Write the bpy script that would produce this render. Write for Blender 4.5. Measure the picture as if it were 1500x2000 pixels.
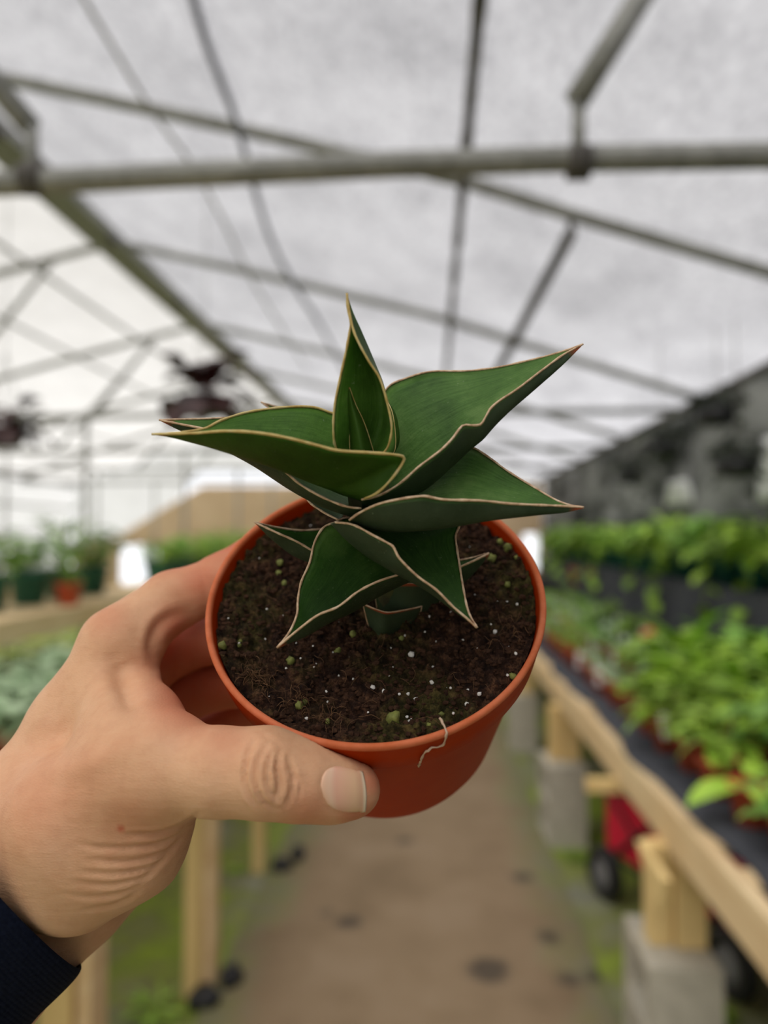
import bpy, bmesh, math, random
import numpy as np
from mathutils import Vector, Matrix, Euler, noise as mnoise

for o in list(bpy.data.objects):
    bpy.data.objects.remove(o, do_unlink=True)
SC = bpy.context.scene
COL = SC.collection
R = math.radians
random.seed(7)

# ------------------------------------------------------------------ camera, sky, light, exposure
F = 1480.0                                   # focal length in pixels of the 1500 x 2000 frame
CAM = Vector((0, 0, 1.6))
EYE = 1.6
ROT = Euler((R(90 + 1.94), 0, R(3.48)), 'XYZ').to_matrix()
cam_d = bpy.data.cameras.new('camera')
cam_d.sensor_fit = 'HORIZONTAL'
cam_d.sensor_width = 24.0
cam_d.lens = 24.0 * F / 1500.0
cam_d.clip_start = 0.01
cam_d.clip_end = 200
cam_d.dof.use_dof = True
cam_d.dof.focus_distance = 0.203
cam_d.dof.aperture_fstop = 5.3
cam = bpy.data.objects.new('camera', cam_d)
cam.location = CAM
cam.rotation_euler = (R(90 + 1.94), 0, R(3.48))
COL.objects.link(cam)
SC.camera = cam

world = bpy.data.worlds.new('overcast_sky')
SC.world = world
world.use_nodes = True
wn = world.node_tree
wbg = wn.nodes['Background']
# overcast: brighter haze low over the far end of the greenhouse
wtc = wn.nodes.new('ShaderNodeTexCoord'); wsx = wn.nodes.new('ShaderNodeSeparateXYZ'); wn.links.new(wtc.outputs['Generated'], wsx.inputs[0])
wmr = wn.nodes.new('ShaderNodeMapRange'); wmr.inputs[1].default_value = 0.02; wmr.inputs[2].default_value = 0.30; wmr.inputs[3].default_value = 1.5; wmr.inputs[4].default_value = 0.62
wn.links.new(wsx.outputs[2], wmr.inputs[0]); wn.links.new(wmr.outputs[0], wbg.inputs[1])
wbg.inputs[0].default_value = (0.96, 0.97, 1.0, 1)

sun_d = bpy.data.lights.new('hazy_sun', 'SUN')
sun_d.energy = 3.7
sun_d.angle = R(50)
sun_d.color = (1.0, 0.965, 0.91)
sun = bpy.data.objects.new('hazy_sun', sun_d)
sun.rotation_euler = Vector((-0.18, -0.46, 1.0)).to_track_quat('Z', 'Y').to_euler()
sun.location = (-1, -3, 8)
COL.objects.link(sun)

SC.view_settings.view_transform = 'Standard'
SC.view_settings.look = 'None'
SC.view_settings.exposure = 0.0
SC.view_settings.gamma = 1.0
SC.view_settings.use_curve_mapping = False

# ------------------------------------------------------------------ helpers
def cw(v):
    """a point given as (right, up, ahead) of the eye -> world"""
    return CAM + ROT @ Vector((v[0], v[1], -v[2]))
ROTN = np.array([[ROT[i][j] for j in range(3)] for i in range(3)])
def cwn(a):
    a = np.asarray(a, float).copy(); a[:, 2] *= -1
    return a @ ROTN.T + np.array(CAM)
def pc(px, py, d):
    return np.array([(px - 750) / F * d, -(py - 1000) / F * d, d])
def up(px, py, y):
    """point seen at (px, py) that stands at distance y down the greenhouse"""
    d = ROT @ Vector(((px - 750) / F, -(py - 1000) / F, -1))
    return CAM + d * (y / d.y)

def tag(o, label=None, cat=None, group=None, kind=None):
    if label: o['label'] = label
    if cat: o['category'] = cat
    if group: o['group'] = group
    if kind: o['kind'] = kind
    return o
def empty(name, loc, rz=0.0):
    o = bpy.data.objects.new(name, None)
    o.empty_display_size = 0.05
    o.location = loc; o.rotation_euler = (0, 0, rz)
    COL.objects.link(o)
    return o
def mobj(name, me, mat, parent=None, loc=None, smooth=True):
    if mat is not None and len(me.materials) == 0: me.materials.append(mat)
    o = bpy.data.objects.new(name, me)
    COL.objects.link(o)
    if loc is not None: o.location = loc
    if parent is not None: o.parent = parent
    if smooth:
        me.polygons.foreach_set('use_smooth', [True] * len(me.polygons))
    return o
def from_pv(name, verts, faces, mat, parent=None, smooth=True, origin=None, fix=True):
    vs = [Vector(v) for v in verts]
    if origin is None:
        origin = Vector((0, 0, 0)) if parent is None or True else origin
    origin = Vector(origin)
    me = bpy.data.meshes.new(name)
    me.from_pydata([v - origin for v in vs], [], faces)
    if fix:
        bm = bmesh.new(); bm.from_mesh(me)
        bmesh.ops.recalc_face_normals(bm, faces=bm.faces)
        bm.to_mesh(me); bm.free()
    me.update()
    return mobj(name, me, mat, parent, origin if parent is None else None, smooth)

class MB:
    """collects shapes that belong to ONE part"""
    def __init__(s): s.v = []; s.f = []
    def add(s, vs, fs):
        n = len(s.v); s.v += [Vector(v) for v in vs]; s.f += [tuple(i + n for i in f) for f in fs]
        return s
    def box(s, c, size, rot=None, bev=0.0):
        bm = bmesh.new(); bmesh.ops.create_cube(bm, size=1)
        bmesh.ops.scale(bm, vec=size, verts=bm.verts)
        if bev > 0: bmesh.ops.bevel(bm, geom=bm.edges[:], offset=bev, segments=2, affect='EDGES', profile=0.5)
        m = Matrix.Translation(Vector(c)) @ (rot.to_4x4() if rot is not None else Matrix.Identity(4))
        bmesh.ops.transform(bm, matrix=m, verts=bm.verts)
        bm.verts.index_update()
        s.add([v.co.copy() for v in bm.verts], [[v.index for v in f.verts] for f in bm.faces]); bm.free()
        return s
    def tube(s, pts, rad, seg=10, cap=True):
        pts = [Vector(p) for p in pts]; n = len(pts)
        rads = rad if isinstance(rad, (list, tuple)) else [rad] * n
        vs = []; fs = []
        t0 = (pts[1] - pts[0]).normalized()
        a = t0.orthogonal().normalized()
        for i, p in enumerate(pts):
            t = (pts[min(i + 1, n - 1)] - pts[max(i - 1, 0)])
            if t.length < 1e-9: t = t0
            t.normalize()
            a = (a - t * a.dot(t))
            a = a.normalized() if a.length > 1e-6 else t.orthogonal().normalized()
            b = t.cross(a)
            for k in range(seg):
                w = 2 * math.pi * k / seg
                vs.append(p + (a * math.cos(w) + b * math.sin(w)) * rads[i])
        for i in range(n - 1):
            for k in range(seg):
                k2 = (k + 1) % seg
                fs.append((i * seg + k, i * seg + k2, (i + 1) * seg + k2, (i + 1) * seg + k))
        if cap:
            fs.append(tuple(range(seg))[::-1]); fs.append(tuple((n - 1) * seg + k for k in range(seg)))
        return s.add(vs, fs)
    def lathe(s, prof, seg=32, M=None, close=False):
        vs = []; fs = []
        for r, z in prof:
            for k in range(seg):
                w = 2 * math.pi * k / seg
                v = Vector((r * math.cos(w), r * math.sin(w), z))
                vs.append(M @ v if M is not None else v)
        n = len(prof)
        for i in range(n - 1):
            for k in range(seg):
                k2 = (k + 1) % seg
                fs.append((i * seg + k, i * seg + k2, (i + 1) * seg + k2, (i + 1) * seg + k))
        return s.add(vs, fs)
    def build(s, name, mat, parent=None, smooth=False, origin=None):
        o = from_pv(name, s.v, s.f, mat, parent, smooth, origin)
        return o

def catmull(P, n):
    P = np.asarray(P, float)
    seg = np.sqrt(((P[1:] - P[:-1]) ** 2).sum(1)); t = np.concatenate([[0], np.cumsum(np.sqrt(seg + 1e-12))]); t /= t[-1]
    # arc-length-like parameter, cubic Hermite with finite-difference tangents
    m = np.zeros_like(P)
    for i in range(len(P)):
        a = max(i - 1, 0); b = min(i + 1, len(P) - 1)
        m[i] = (P[b] - P[a]) / (t[b] - t[a])
    L = np.concatenate([[0], np.cumsum(seg)]); L /= L[-1]
    us = np.interp(np.linspace(0, 1, n), L, t)
    out = []
    for u in us:
        i = min(np.searchsorted(t, u, side='right') - 1, len(P) - 2); i = max(i, 0)
        h = t[i + 1] - t[i]; x = (u - t[i]) / h
        h00 = 2 * x**3 - 3 * x**2 + 1; h10 = x**3 - 2 * x**2 + x; h01 = -2 * x**3 + 3 * x**2; h11 = x**3 - x**2
        out.append(h00 * P[i] + h10 * h * m[i] + h01 * P[i + 1] + h11 * h * m[i + 1])
    return np.array(out)

# ------------------------------------------------------------------ materials
def mat_new(name):
    m = bpy.data.materials.new(name); m.use_nodes = True
    nt = m.node_tree; b = nt.nodes['Principled BSDF']
    return m, nt, b
def ramp(nt, fac, stops):
    r = nt.nodes.new('ShaderNodeValToRGB'); e = r.color_ramp.elements
    while len(e) > 1: e.remove(e[-1])
    e[0].position = stops[0][0]; e[0].color = (*stops[0][1], 1)
    for p, c in stops[1:]:
        x = e.new(p); x.color = (*c, 1)
    nt.links.new(fac, r.inputs[0]); return r.outputs[0]
def noise(nt, scale, detail=4, rough=0.6, coord='Object', vec=None, stretch=None):
    tc = nt.nodes.new('ShaderNodeTexCoord')
    src = tc.outputs[coord] if vec is None else vec
    if stretch is not None:
        mp = nt.nodes.new('ShaderNodeMapping'); mp.inputs['Scale'].default_value = stretch
        nt.links.new(src, mp.inputs[0]); src = mp.outputs[0]
    n = nt.nodes.new('ShaderNodeTexNoise'); n.inputs['Scale'].default_value = scale
    n.inputs['Detail'].default_value = detail; n.inputs['Roughness'].default_value = rough
    nt.links.new(src, n.inputs['Vector']); return n.outputs['Fac']
def mixc(nt, fac, a, b, mode='MIX'):
    m = nt.nodes.new('ShaderNodeMix'); m.data_type = 'RGBA'; m.blend_type = mode
    for i, x in ((0, fac), (6, a), (7, b)):
        if isinstance(x, (int, float)): m.inputs[i].default_value = x
        elif isinstance(x, tuple): m.inputs[i].default_value = (*x, 1)
        else: nt.links.new(x, m.inputs[i])
    return m.outputs[2]
def bump(nt, b, h, strength=0.3, dist=0.001):
    n = nt.nodes.new('ShaderNodeBump'); n.inputs['Strength'].default_value = strength; n.inputs['Distance'].default_value = dist
    nt.links.new(h, n.inputs['Height']); nt.links.new(n.outputs[0], b.inputs['Normal'])
def simple(name, c1, c2=None, scale=20, rough=0.6, spec=0.4, metal=0.0, stretch=None, lo=0.3, hi=0.7, bmp=0.0, bd=0.002, rand=0.0, coord='Object'):
    m, nt, b = mat_new(name)
    c2 = c2 or tuple(x * 0.8 for x in c1)
    f = noise(nt, scale, stretch=stretch, coord=coord)
    col = ramp(nt, f, [(lo, c1), (hi, c2)])
    if rand > 0:
        oi = nt.nodes.new('ShaderNodeObjectInfo'); hs = nt.nodes.new('ShaderNodeHueSaturation')
        mr = nt.nodes.new('ShaderNodeMapRange'); mr.inputs[3].default_value = 1 - rand; mr.inputs[4].default_value = 1 + rand
        nt.links.new(oi.outputs['Random'], mr.inputs[0]); nt.links.new(mr.outputs[0], hs.inputs['Value'])
        nt.links.new(col, hs.inputs['Color']); col = hs.outputs[0]
    nt.links.new(col, b.inputs['Base Color'])
    b.inputs['Roughness'].default_value = rough; b.inputs['Specular IOR Level'].default_value = spec
    b.inputs['Metallic'].default_value = metal
    if bmp: bump(nt, b, f, bmp, bd)
    return m

M = {}
M['steel'] = simple('galvanised_steel', (0.30, 0.30, 0.275), (0.19, 0.19, 0.17), 14, 0.55, 0.4, 0.25, lo=0.35, hi=0.65)
M['steel_dark'] = simple('weathered_pipe', (0.13, 0.12, 0.105), (0.05, 0.045, 0.04), 9, 0.7, 0.3, 0.0)
M['hose'] = simple('blue_grey_hose', (0.17, 0.18, 0.26), (0.08, 0.085, 0.12), 8, 0.6)
M['wire'] = simple('pale_wire', (0.30, 0.29, 0.26), (0.22, 0.21, 0.2), 8, 0.6)
M['wood'] = simple('pine_timber', (0.92, 0.70, 0.33), (0.76, 0.54, 0.23), 6, 0.75, 0.2, stretch=(1, 1, 0.25), bmp=0.2)
M['wood_l'] = simple('pine_board', (0.90, 0.70, 0.42), (0.72, 0.50, 0.26), 6, 0.75, 0.2, stretch=(3, 0.4, 3), bmp=0.2)
M['block'] = simple('concrete_block', (0.62, 0.58, 0.48), (0.45, 0.42, 0.34), 30, 0.95, 0.1, bmp=0.6, bd=0.004)
M['fabric'] = simple('weed_fabric', (0.085, 0.09, 0.105), (0.05, 0.052, 0.06), 40, 0.85, 0.2)
M['shade'] = simple('shade_cloth', (0.32, 0.325, 0.32), (0.035, 0.037, 0.035), 1.5, 0.9, 0.1, lo=0.38, hi=0.62, stretch=(1, 0.6, 1.6))
M['tan'] = simple('tan_board', (0.66, 0.50, 0.33), (0.50, 0.36, 0.22), 1.2, 0.8, 0.2, stretch=(1, 1, 3))
M['green_pot'] = simple('green_plastic', (0.03, 0.16, 0.11), (0.02, 0.10, 0.07), 5, 0.45, rand=0.3)
M['red_pot'] = simple('orange_red_plastic', (0.55, 0.10, 0.04), (0.4, 0.07, 0.03), 6, 0.5, rand=0.2)
M['black_pot'] = simple('black_plastic', (0.02, 0.02, 0.022), (0.012, 0.012, 0.013), 8, 0.5)
M['tagw'] = simple('white_tag_plastic', (0.85, 0.85, 0.84), (0.75, 0.75, 0.74), 10, 0.5)
M['wagon'] = simple('red_wagon_fabric', (0.72, 0.01, 0.045), (0.50, 0.005, 0.03), 8, 0.7)
M['rim'] = simple('grey_wheel_rim', (0.25, 0.25, 0.26), (0.18, 0.18, 0.19), 8, 0.5)
M['tray'] = simple('dark_soil_tray', (0.05, 0.035, 0.025), (0.02, 0.014, 0.01), 30, 0.9)
M['leaf_a'] = simple('bright_green_leaf', (0.46, 0.66, 0.08), (0.16, 0.36, 0.02), 9, 0.45, rand=0.3)
M['leaf_b'] = simple('mid_green_leaf', (0.30, 0.54, 0.08), (0.09, 0.25, 0.03), 10, 0.45, rand=0.3)
M['leaf_c'] = simple('lime_green_leaf', (0.36, 0.54, 0.09), (0.16, 0.32, 0.04), 10, 0.45, rand=0.25)
M['leaf_g'] = simple('silver_green_leaf', (0.66, 0.80, 0.54), (0.26, 0.46, 0.20), 24, 0.5, rand=0.2)
M['leaf_r'] = simple('burgundy_leaf', (0.06, 0.014, 0.012), (0.02, 0.008, 0.008), 10, 0.5)
M['flower'] = simple('red_flower', (0.65, 0.05, 0.04), (0.5, 0.03, 0.03), 10, 0.5)
M['white'] = simple('white_plastic', (0.82, 0.83, 0.82), (0.74, 0.75, 0.75), 5, 0.5)
# ------------------------------------------------------------------ the greenhouse shell
def film_mat(name, c1, c2, transp):
    m = bpy.data.materials.new(name); m.use_nodes = True; nt = m.node_tree
    nt.nodes.clear()
    out = nt.nodes.new('ShaderNodeOutputMaterial')
    f1 = noise(nt, 2.2, 5, 0.65, stretch=(1.2, 0.7, 1)); f2 = noise(nt, 38, 3, 0.7, stretch=(1, 0.5, 1))
    mx = nt.nodes.new('ShaderNodeMath'); mx.operation = 'MULTIPLY_ADD'; mx.inputs[1].default_value = 0.55
    nt.links.new(f2, mx.inputs[0]); 
    m2 = nt.nodes.new('ShaderNodeMath'); m2.operation = 'MULTIPLY'; m2.inputs[1].default_value = 0.45
    nt.links.new(f1, m2.inputs[0]); nt.links.new(m2.outputs[0], mx.inputs[2])
    col = ramp(nt, mx.outputs[0], [(0.36, c2), (0.62, c1)])
    tl = nt.nodes.new('ShaderNodeBsdfTranslucent'); nt.links.new(col, tl.inputs[0])
    df = nt.nodes.new('ShaderNodeBsdfDiffuse'); nt.links.new(col, df.inputs[0])
    a = nt.nodes.new('ShaderNodeMixShader'); a.inputs[0].default_value = 0.22
    nt.links.new(tl.outputs[0], a.inputs[1]); nt.links.new(df.outputs[0], a.inputs[2])
    tr = nt.nodes.new('ShaderNodeBsdfTransparent'); nt.links.new(col, tr.inputs[0])
    b = nt.nodes.new('ShaderNodeMixShader'); b.inputs[0].default_value = transp
    nt.links.new(a.outputs[0], b.inputs[1]); nt.links.new(tr.outputs[0], b.inputs[2])
    nt.links.new(b.outputs[0], out.inputs[0])
    return m
FILM_T = 0.55
M['film'] = film_mat('woven_roof_film', (0.82, 0.81, 0.83), (0.48, 0.475, 0.49), FILM_T)
M['film_w'] = film_mat('clear_wall_film', (0.90, 0.88, 0.85), (0.74, 0.72, 0.69), 0.45)

RX, RH = -2.66, 2.50          # ridge
PROF = [(2.2, 1.10), (2.0, 1.175), (0.70, 1.60), (0.125, 1.80), (-1.21, 2.15), (-2.0, 2.345), (-2.66, 2.50)]
def roofh(x):
    """height of the roof above the eye line"""
    if x < RX: x = 2 * RX - x
    xs = [p[0] for p in PROF][::-1]; hs = [p[1] for p in PROF][::-1]
    if x > 2.2: return 1.10 - (x - 2.2) * 0.42
    return float(np.interp(x, xs, hs))
XL, XR = 2 * RX - 2.2, 2.2
Y0, Y1 = -7.0, 15.6
BOWS = [-5.2, -2.8, -0.4, 2.05, 3.75, 6.19, 8.65, 11.1, 13.5]

# floor, mossy beside the concrete path
m, nt, b = mat_new('mossy_ground')
f1 = noise(nt, 1.6, 6, 0.65); f2 = noise(nt, 9, 5, 0.7)
c = ramp(nt, f1, [(0.40, (0.30, 0.42, 0.03)), (0.50, (0.27, 0.30, 0.08)), (0.62, (0.30, 0.30, 0.22))])
c = mixc(nt, ramp(nt, f2, [(0.35, (0, 0, 0)), (0.7, (0.5, 0.5, 0.5))]), c, (0.10, 0.10, 0.06))
nt.links.new(c, b.inputs['Base Color']); b.inputs['Roughness'].default_value = 0.95; M['ground'] = m
me = MB().add([(XL - 3, Y0, 0), (XR + 3, Y0, 0), (XR + 3, Y1 + 8, 0), (XL - 3, Y1 + 8, 0)], [(0, 1, 2, 3)])
tag(me.build('floor', M['ground']), kind='structure')

m, nt, b = mat_new('worn_concrete')
f1 = noise(nt, 2.4, 6, 0.65); f2 = noise(nt, 14, 5, 0.7)
c = ramp(nt, f1, [(0.32, (0.21, 0.145, 0.080)), (0.52, (0.27, 0.19, 0.11)), (0.7, (0.31, 0.225, 0.14))])
tc = nt.nodes.new('ShaderNodeTexCoord'); sx = nt.nodes.new('ShaderNodeSeparateXYZ'); nt.links.new(tc.outputs['Object'], sx.inputs[0])
# moss creeping in from both sides of the slab
ab = nt.nodes.new('ShaderNodeMath'); ab.operation = 'ABSOLUTE'; nt.links.new(sx.outputs[0], ab.inputs[0])
ad = nt.nodes.new('ShaderNodeMath'); ad.operation = 'MULTIPLY_ADD'; ad.inputs[1].default_value = 0.5
nt.links.new(f1, ad.inputs[0]); nt.links.new(ab.outputs[0], ad.inputs[2])
mask = ramp(nt, ad.outputs[0], [(0.72, (0, 0, 0)), (0.90, (0.9, 0.9, 0.9))])
c = mixc(nt, mask, c, ramp(nt, f2, [(0.4, (0.19, 0.21, 0.07)), (0.6, (0.20, 0.19, 0.12))]))
# dark stains where leaves rotted on the slab
for (px, py, r) in ((952, 1905, 0.085), (680, 1812, 0.055), (1115, 1925, 0.05), (1160, 1918, 0.045), (788, 1650, 0.05), (1070, 1840, 0.05), (640, 1790, 0.03), (1020, 1722, 0.06)):
    dd = ROT @ Vector(((px - 750) / F, -(py - 1000) / F, -1)); q = CAM + dd * (-EYE / dd.z)
    vm = nt.nodes.new('ShaderNodeVectorMath'); vm.operation = 'DISTANCE'; nt.links.new(tc.outputs['Object'], vm.inputs[0]); vm.inputs[1].default_value = (q.x + 0.08, q.y, 0.02)
    a2 = nt.nodes.new('ShaderNodeMath'); a2.operation = 'MULTIPLY_ADD'; a2.inputs[1].default_value = 0.10; nt.links.new(f2, a2.inputs[0]); nt.links.new(vm.outputs['Value'], a2.inputs[2])
    mk = ramp(nt, a2.outputs[0], [(r + 0.02, (0.8, 0.8, 0.8)), (r + 0.065, (0, 0, 0))])
    c = mixc(nt, mk, c, (0.05, 0.04, 0.03))
nt.links.new(c, b.inputs['Base Color']); b.inputs['Roughness'].default_value = 0.9; bump(nt, b, f2, 0.3, 0.004); M['path'] = m
o = MB().box((0, 0, 0.01), (1.38, Y1 - Y0, 0.02)).build('path', M['path']); o.location = (-0.08, (Y0 + Y1) / 2, 0)
# keep object coordinates metric along the path
for v in o.data.vertices: v.co.y += (Y0 + Y1) / 2
o.location.y = 0
tag(o, kind='structure')

# roof film: sags a little between the bows
xs = sorted(set([XL] + list(np.linspace(XL, XR, 49)) + [RX, XR])); ys = np.linspace(Y0, Y1, 120)
vs = []; fs = []
bb = np.array(BOWS + [Y1, Y0])
for y in ys:
    dmin = np.abs(bb - y).min()
    for x in xs:
        edge = min(1, (x - XL) / 0.6, (XR - x) / 0.6, abs(x - RX) / 0.5)
        sag = 0.045 * min(1, dmin / 0.9) * edge
        vs.append((x, y, EYE + roofh(x) + 0.035 - sag))
nx = len(xs)
for j in range(len(ys) - 1):
    for i in range(nx - 1): fs.append((j * nx + i, j * nx + i + 1, (j + 1) * nx + i + 1, (j + 1) * nx + i))
ceil = from_pv('ceiling', vs, fs, M['film'])
ceil.data.materials.append(M['film_w'])
for p in ceil.data.polygons:
    if p.center.x < RX - 0.1: p.material_index = 1
tag(ceil, kind='structure')

# right side wall: dark shade cloth hung from the eave
vs = []; fs = []; NY = 90; NZ = 12
for j in range(NY + 1):
    y = Y0 + (Y1 - Y0) * j / NY
    for k in range(NZ + 1):
        z = k / NZ * (EYE + 1.16)
        vs.append((XR + 0.10 + 0.05 * math.sin(y * 2.3 + z * 1.4) + 0.03 * math.sin(y * 7 + z), y, z))
for j in range(NY):
    for k in range(NZ): a = j * (NZ + 1) + k; fs.append((a, a + 1, a + NZ + 2, a + NZ + 1))
tag(from_pv('wall_right', vs, fs, M['shade']), kind='structure')
# left side wall: clear film down to waist, then boards
vs = []; fs = []
for j in range(NY + 1):
    y = Y0 + (Y1 - Y0) * j / NY
    for k in range(NZ + 1):
        z = 1.0 + k / NZ * (EYE + roofh(XL) + 0.02 - 1.0)
        vs.append((XL - 0.03 + 0.02 * math.sin(y * 3 + z * 2), y, z))
for j in range(NY):
    for k in range(NZ): a = j * (NZ + 1) + k; fs.append((a, a + 1, a + NZ + 2, a + NZ + 1))
tag(from_pv('wall_left', vs, fs, M['film_w']), kind='structure')
tag(MB().box((XL - 0.05, (Y0 + Y1) / 2, 0.5), (0.03, Y1 - Y0, 1.0)).build('baseboard_left', M['tan']), kind='structure')

def wall_panel(name, y, x0, x1, z0, ztop, holes, mat, nx=60, nz=30, th=0.03):
    """a sheet wall in the plane y = const with openings; ztop may depend on x"""
    vs = []; fs = []
    for k in range(nz + 1):
        for i in range(nx + 1):
            x = x0 + (x1 - x0) * i / nx; zt = ztop(x)
            vs.append((x, y, z0 + (zt - z0) * k / nz))
    for k in range(nz):
        for i in range(nx):
            a = k * (nx + 1) + i
            cx = (vs[a][0] + vs[a + 1][0]) / 2; cz = (vs[a][2] + vs[a + nx + 1][2]) / 2
            if any(h[0] < cx < h[1] and h[2] < cz < h[3] for h in holes): continue
            fs.append((a, a + 1, a + nx + 2, a + nx + 1))
    o = from_pv(name, vs, fs, mat)
    s = o.modifiers.new('t', 'SOLIDIFY'); s.thickness = th
    return o
# far end: tan boarding with two open hatches, film gable above
H1 = (-6.5, -5.6, 0.62, 1.42); H2 = (1.86, 2.16, 0.95, 1.65)
def tan_top(x):
    return float(np.interp(x, [XL, -6.6, -5.6, -4.75, XR], [1.45, 1.60, 2.2, 2.68, 2.68]))
tag(wall_panel('wall_back', Y1, XL, XR + 0.1, 0.0, tan_top, [H1, H2], M['tan'], 96, 40), kind='structure')
vs = []; fs = []; N = 60
for i in range(N + 1):
    x = XL + (XR - XL) * i / N; z0 = tan_top(x) + 0.01; z1 = max(z0 + 0.02, EYE + roofh(x) + 0.02)
    if -5.2 < x < -2.4: z0 += 0.34          # an open strip above the boards
    vs += [(x, Y1, z0), (x, Y1, max(z1, z0 + 0.01))]
for i in range(N): fs.append((2 * i, 2 * i + 2, 2 * i + 3, 2 * i + 1))
tag(from_pv('trim_1', vs, fs, M['film_w']), kind='structure')
# near end, behind the viewer: film wall with an open doorway
tag(wall_panel('wall_front', Y0, XL, XR + 0.1, 0.0, lambda x: EYE + roofh(x) + 0.02, [(-2.2, 1.2, -1, 2.6)], M['film_w'], 60, 24, 0.005), kind='structure')

# ---- frame pipes
ORD = ['second', 'third', 'fourth', 'fifth', 'sixth']
def bow_pts(y, dz=0.0):
    xs = np.concatenate([np.linspace(XL, RX, 14), np.linspace(RX, XR, 18)[1:]])
    return [(x, y, EYE + roofh(x) + dz) for x in xs]
def truss(y, label, first=False):
    t = empty('roof_truss', (RX, y, 0)); t.location = (0, y, 0)
    tag(t, label, 'roof truss', 'pipe trusses under the roof')
    L = lambda pts: [(p[0], p[1] - y, p[2]) for p in pts]
    MB().tube(L(bow_pts(y)), 0.034, 12).build('rafter_pipe', M['steel'], t, True)
    hc = EYE + 1.02
    if first:
        ch = [up(-900, 360 + 33, y), up(0, 359, y), up(750, 322, y), up(1130, 310, y), up(1500, 304, y), up(2300, 300, y)]
        MB().tube(L(ch), 0.035, 16).build('tie_pipe', M['steel'], t, True)
    else:
        MB().tube(L([(XL, y, hc), (XR, y, hc)]), 0.026, 12).build('tie_pipe', M['steel'], t, True)
    return t, L
t0, L0 = truss(2.05, 'nearest roof truss, thick galvanised tie pipe crossing the whole picture above the plant', True)
for pts in ([up(1130, 318, 2.05), up(1130, 200, 2.05)], [up(65, 350, 2.05), up(60, 235, 2.05)]):
    p = [Vector(q) for q in pts]
    o = MB().tube(L0(p), 0.020, 10).build('bracket', M['steel'], t0, True)
    MB().tube(L0([p[0] - Vector((0.03, 0, 0)), p[0] + Vector((0.03, 0, 0))]), 0.046, 16).build('clamp', M['steel_dark'], o, True)
for pts in ([up(1126, 196, 2.05), up(1262, -22, 2.05), up(1330, -150, 2.05)], [up(58, 246, 2.05), up(-40, 130, 2.05), up(-260, -130, 2.05)]):
    a_, b_ = Vector(pts[0]), Vector(pts[1]); d_ = (b_ - a_).normalized(); e_ = a_.copy()
    while e_.z < EYE + roofh(e_.x) - 0.02: e_ = e_ + d_ * 0.01      # up to the rafter
    MB().tube(L0([a_, (a_ + e_) / 2, e_]), 0.034, 12).build('strut', M['steel'], t0, True)
LBL = {3.75: 'second roof truss, its rafter slanting down to the right just behind the thick tie pipe',
       6.19: 'third roof truss, its thin tie pipe level with the red-leaved hanging basket',
       8.65: 'fourth roof truss from the viewer, half hidden behind the upright leaf',
       11.1: 'fifth roof truss, small and blurred far down the greenhouse',
       13.5: 'farthest roof truss, just before the tan end wall'}
for y in BOWS:
    if y in LBL:
        t, L = truss(y, LBL[y])
        if y == 3.75:
            for c in list(t.children):
                if c.name.startswith('tie_pipe'): bpy.data.objects.remove(c)
            MB().tube(L([up(1115, 424, 3.75), up(1115, 462, 3.76)]), 0.018, 8).build('bracket', M['steel_dark'], t, True)
            MB().tube(L([up(1115, 455, 3.75), up(948, 770, 6.1)]), 0.030, 10).build('strut', M['steel_dark'], t, True)
        elif y == 6.19:
            MB().tube(L([up(110, 500, y), up(-20, 665, y)]), 0.022, 8).build('strut', M['steel'], t, True)
            MB().tube(L([up(168, 824, y), (up(168, 824, y).x, y, 0)]), 0.022, 8).build('leg', M['steel'], t, True)
        else:
            for (xa, xb) in ((-3.2, -4.4), (0.5, 0.2)):
                MB().tube(L([(xa, y, EYE + roofh(xa)), (xb, y, EYE + 1.02)]), 0.020, 8).build('strut', M['steel'], t, True)
            MB().tube(L([(-2.85, y, EYE + 1.02), (-2.85, y, 0)]), 0.022, 8).build('leg', M['steel'], t, True)
            MB().tube(L([(-5.0, y, EYE + 1.02), (-5.0, y, 0)]), 0.022, 8).build('leg', M['steel'], t, True)
for y in (-5.2, -2.8, -0.4):
    pass
# brace that drops from the fourth truss to the third
o = MB().tube([up(300, 662, 8.6), up(168, 824, 6.22)], 0.028, 8).build('diagonal_brace', M['steel'], smooth=True)
tag(o, 'thin diagonal brace left of the hanging basket, running down to the thin tie pipe', 'brace')
# ridge beam
rb = MB().box((RX, (Y0 + Y1) / 2, EYE + RH - 0.045), (0.25, Y1 - Y0, 0.09), bev=0.01).build('ridge_beam', M['steel'])
lb = MB()
for k in range(12): lb.box((RX + 0.10, -4 + k * 1.65, EYE + RH - 0.10), (0.05, 0.12, 0.05))
lb.build('bolt_plate', M['steel_dark'], rb)
tag(rb, 'wide grey ridge beam slanting from upper left down behind the upright leaf', 'beam')
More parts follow.
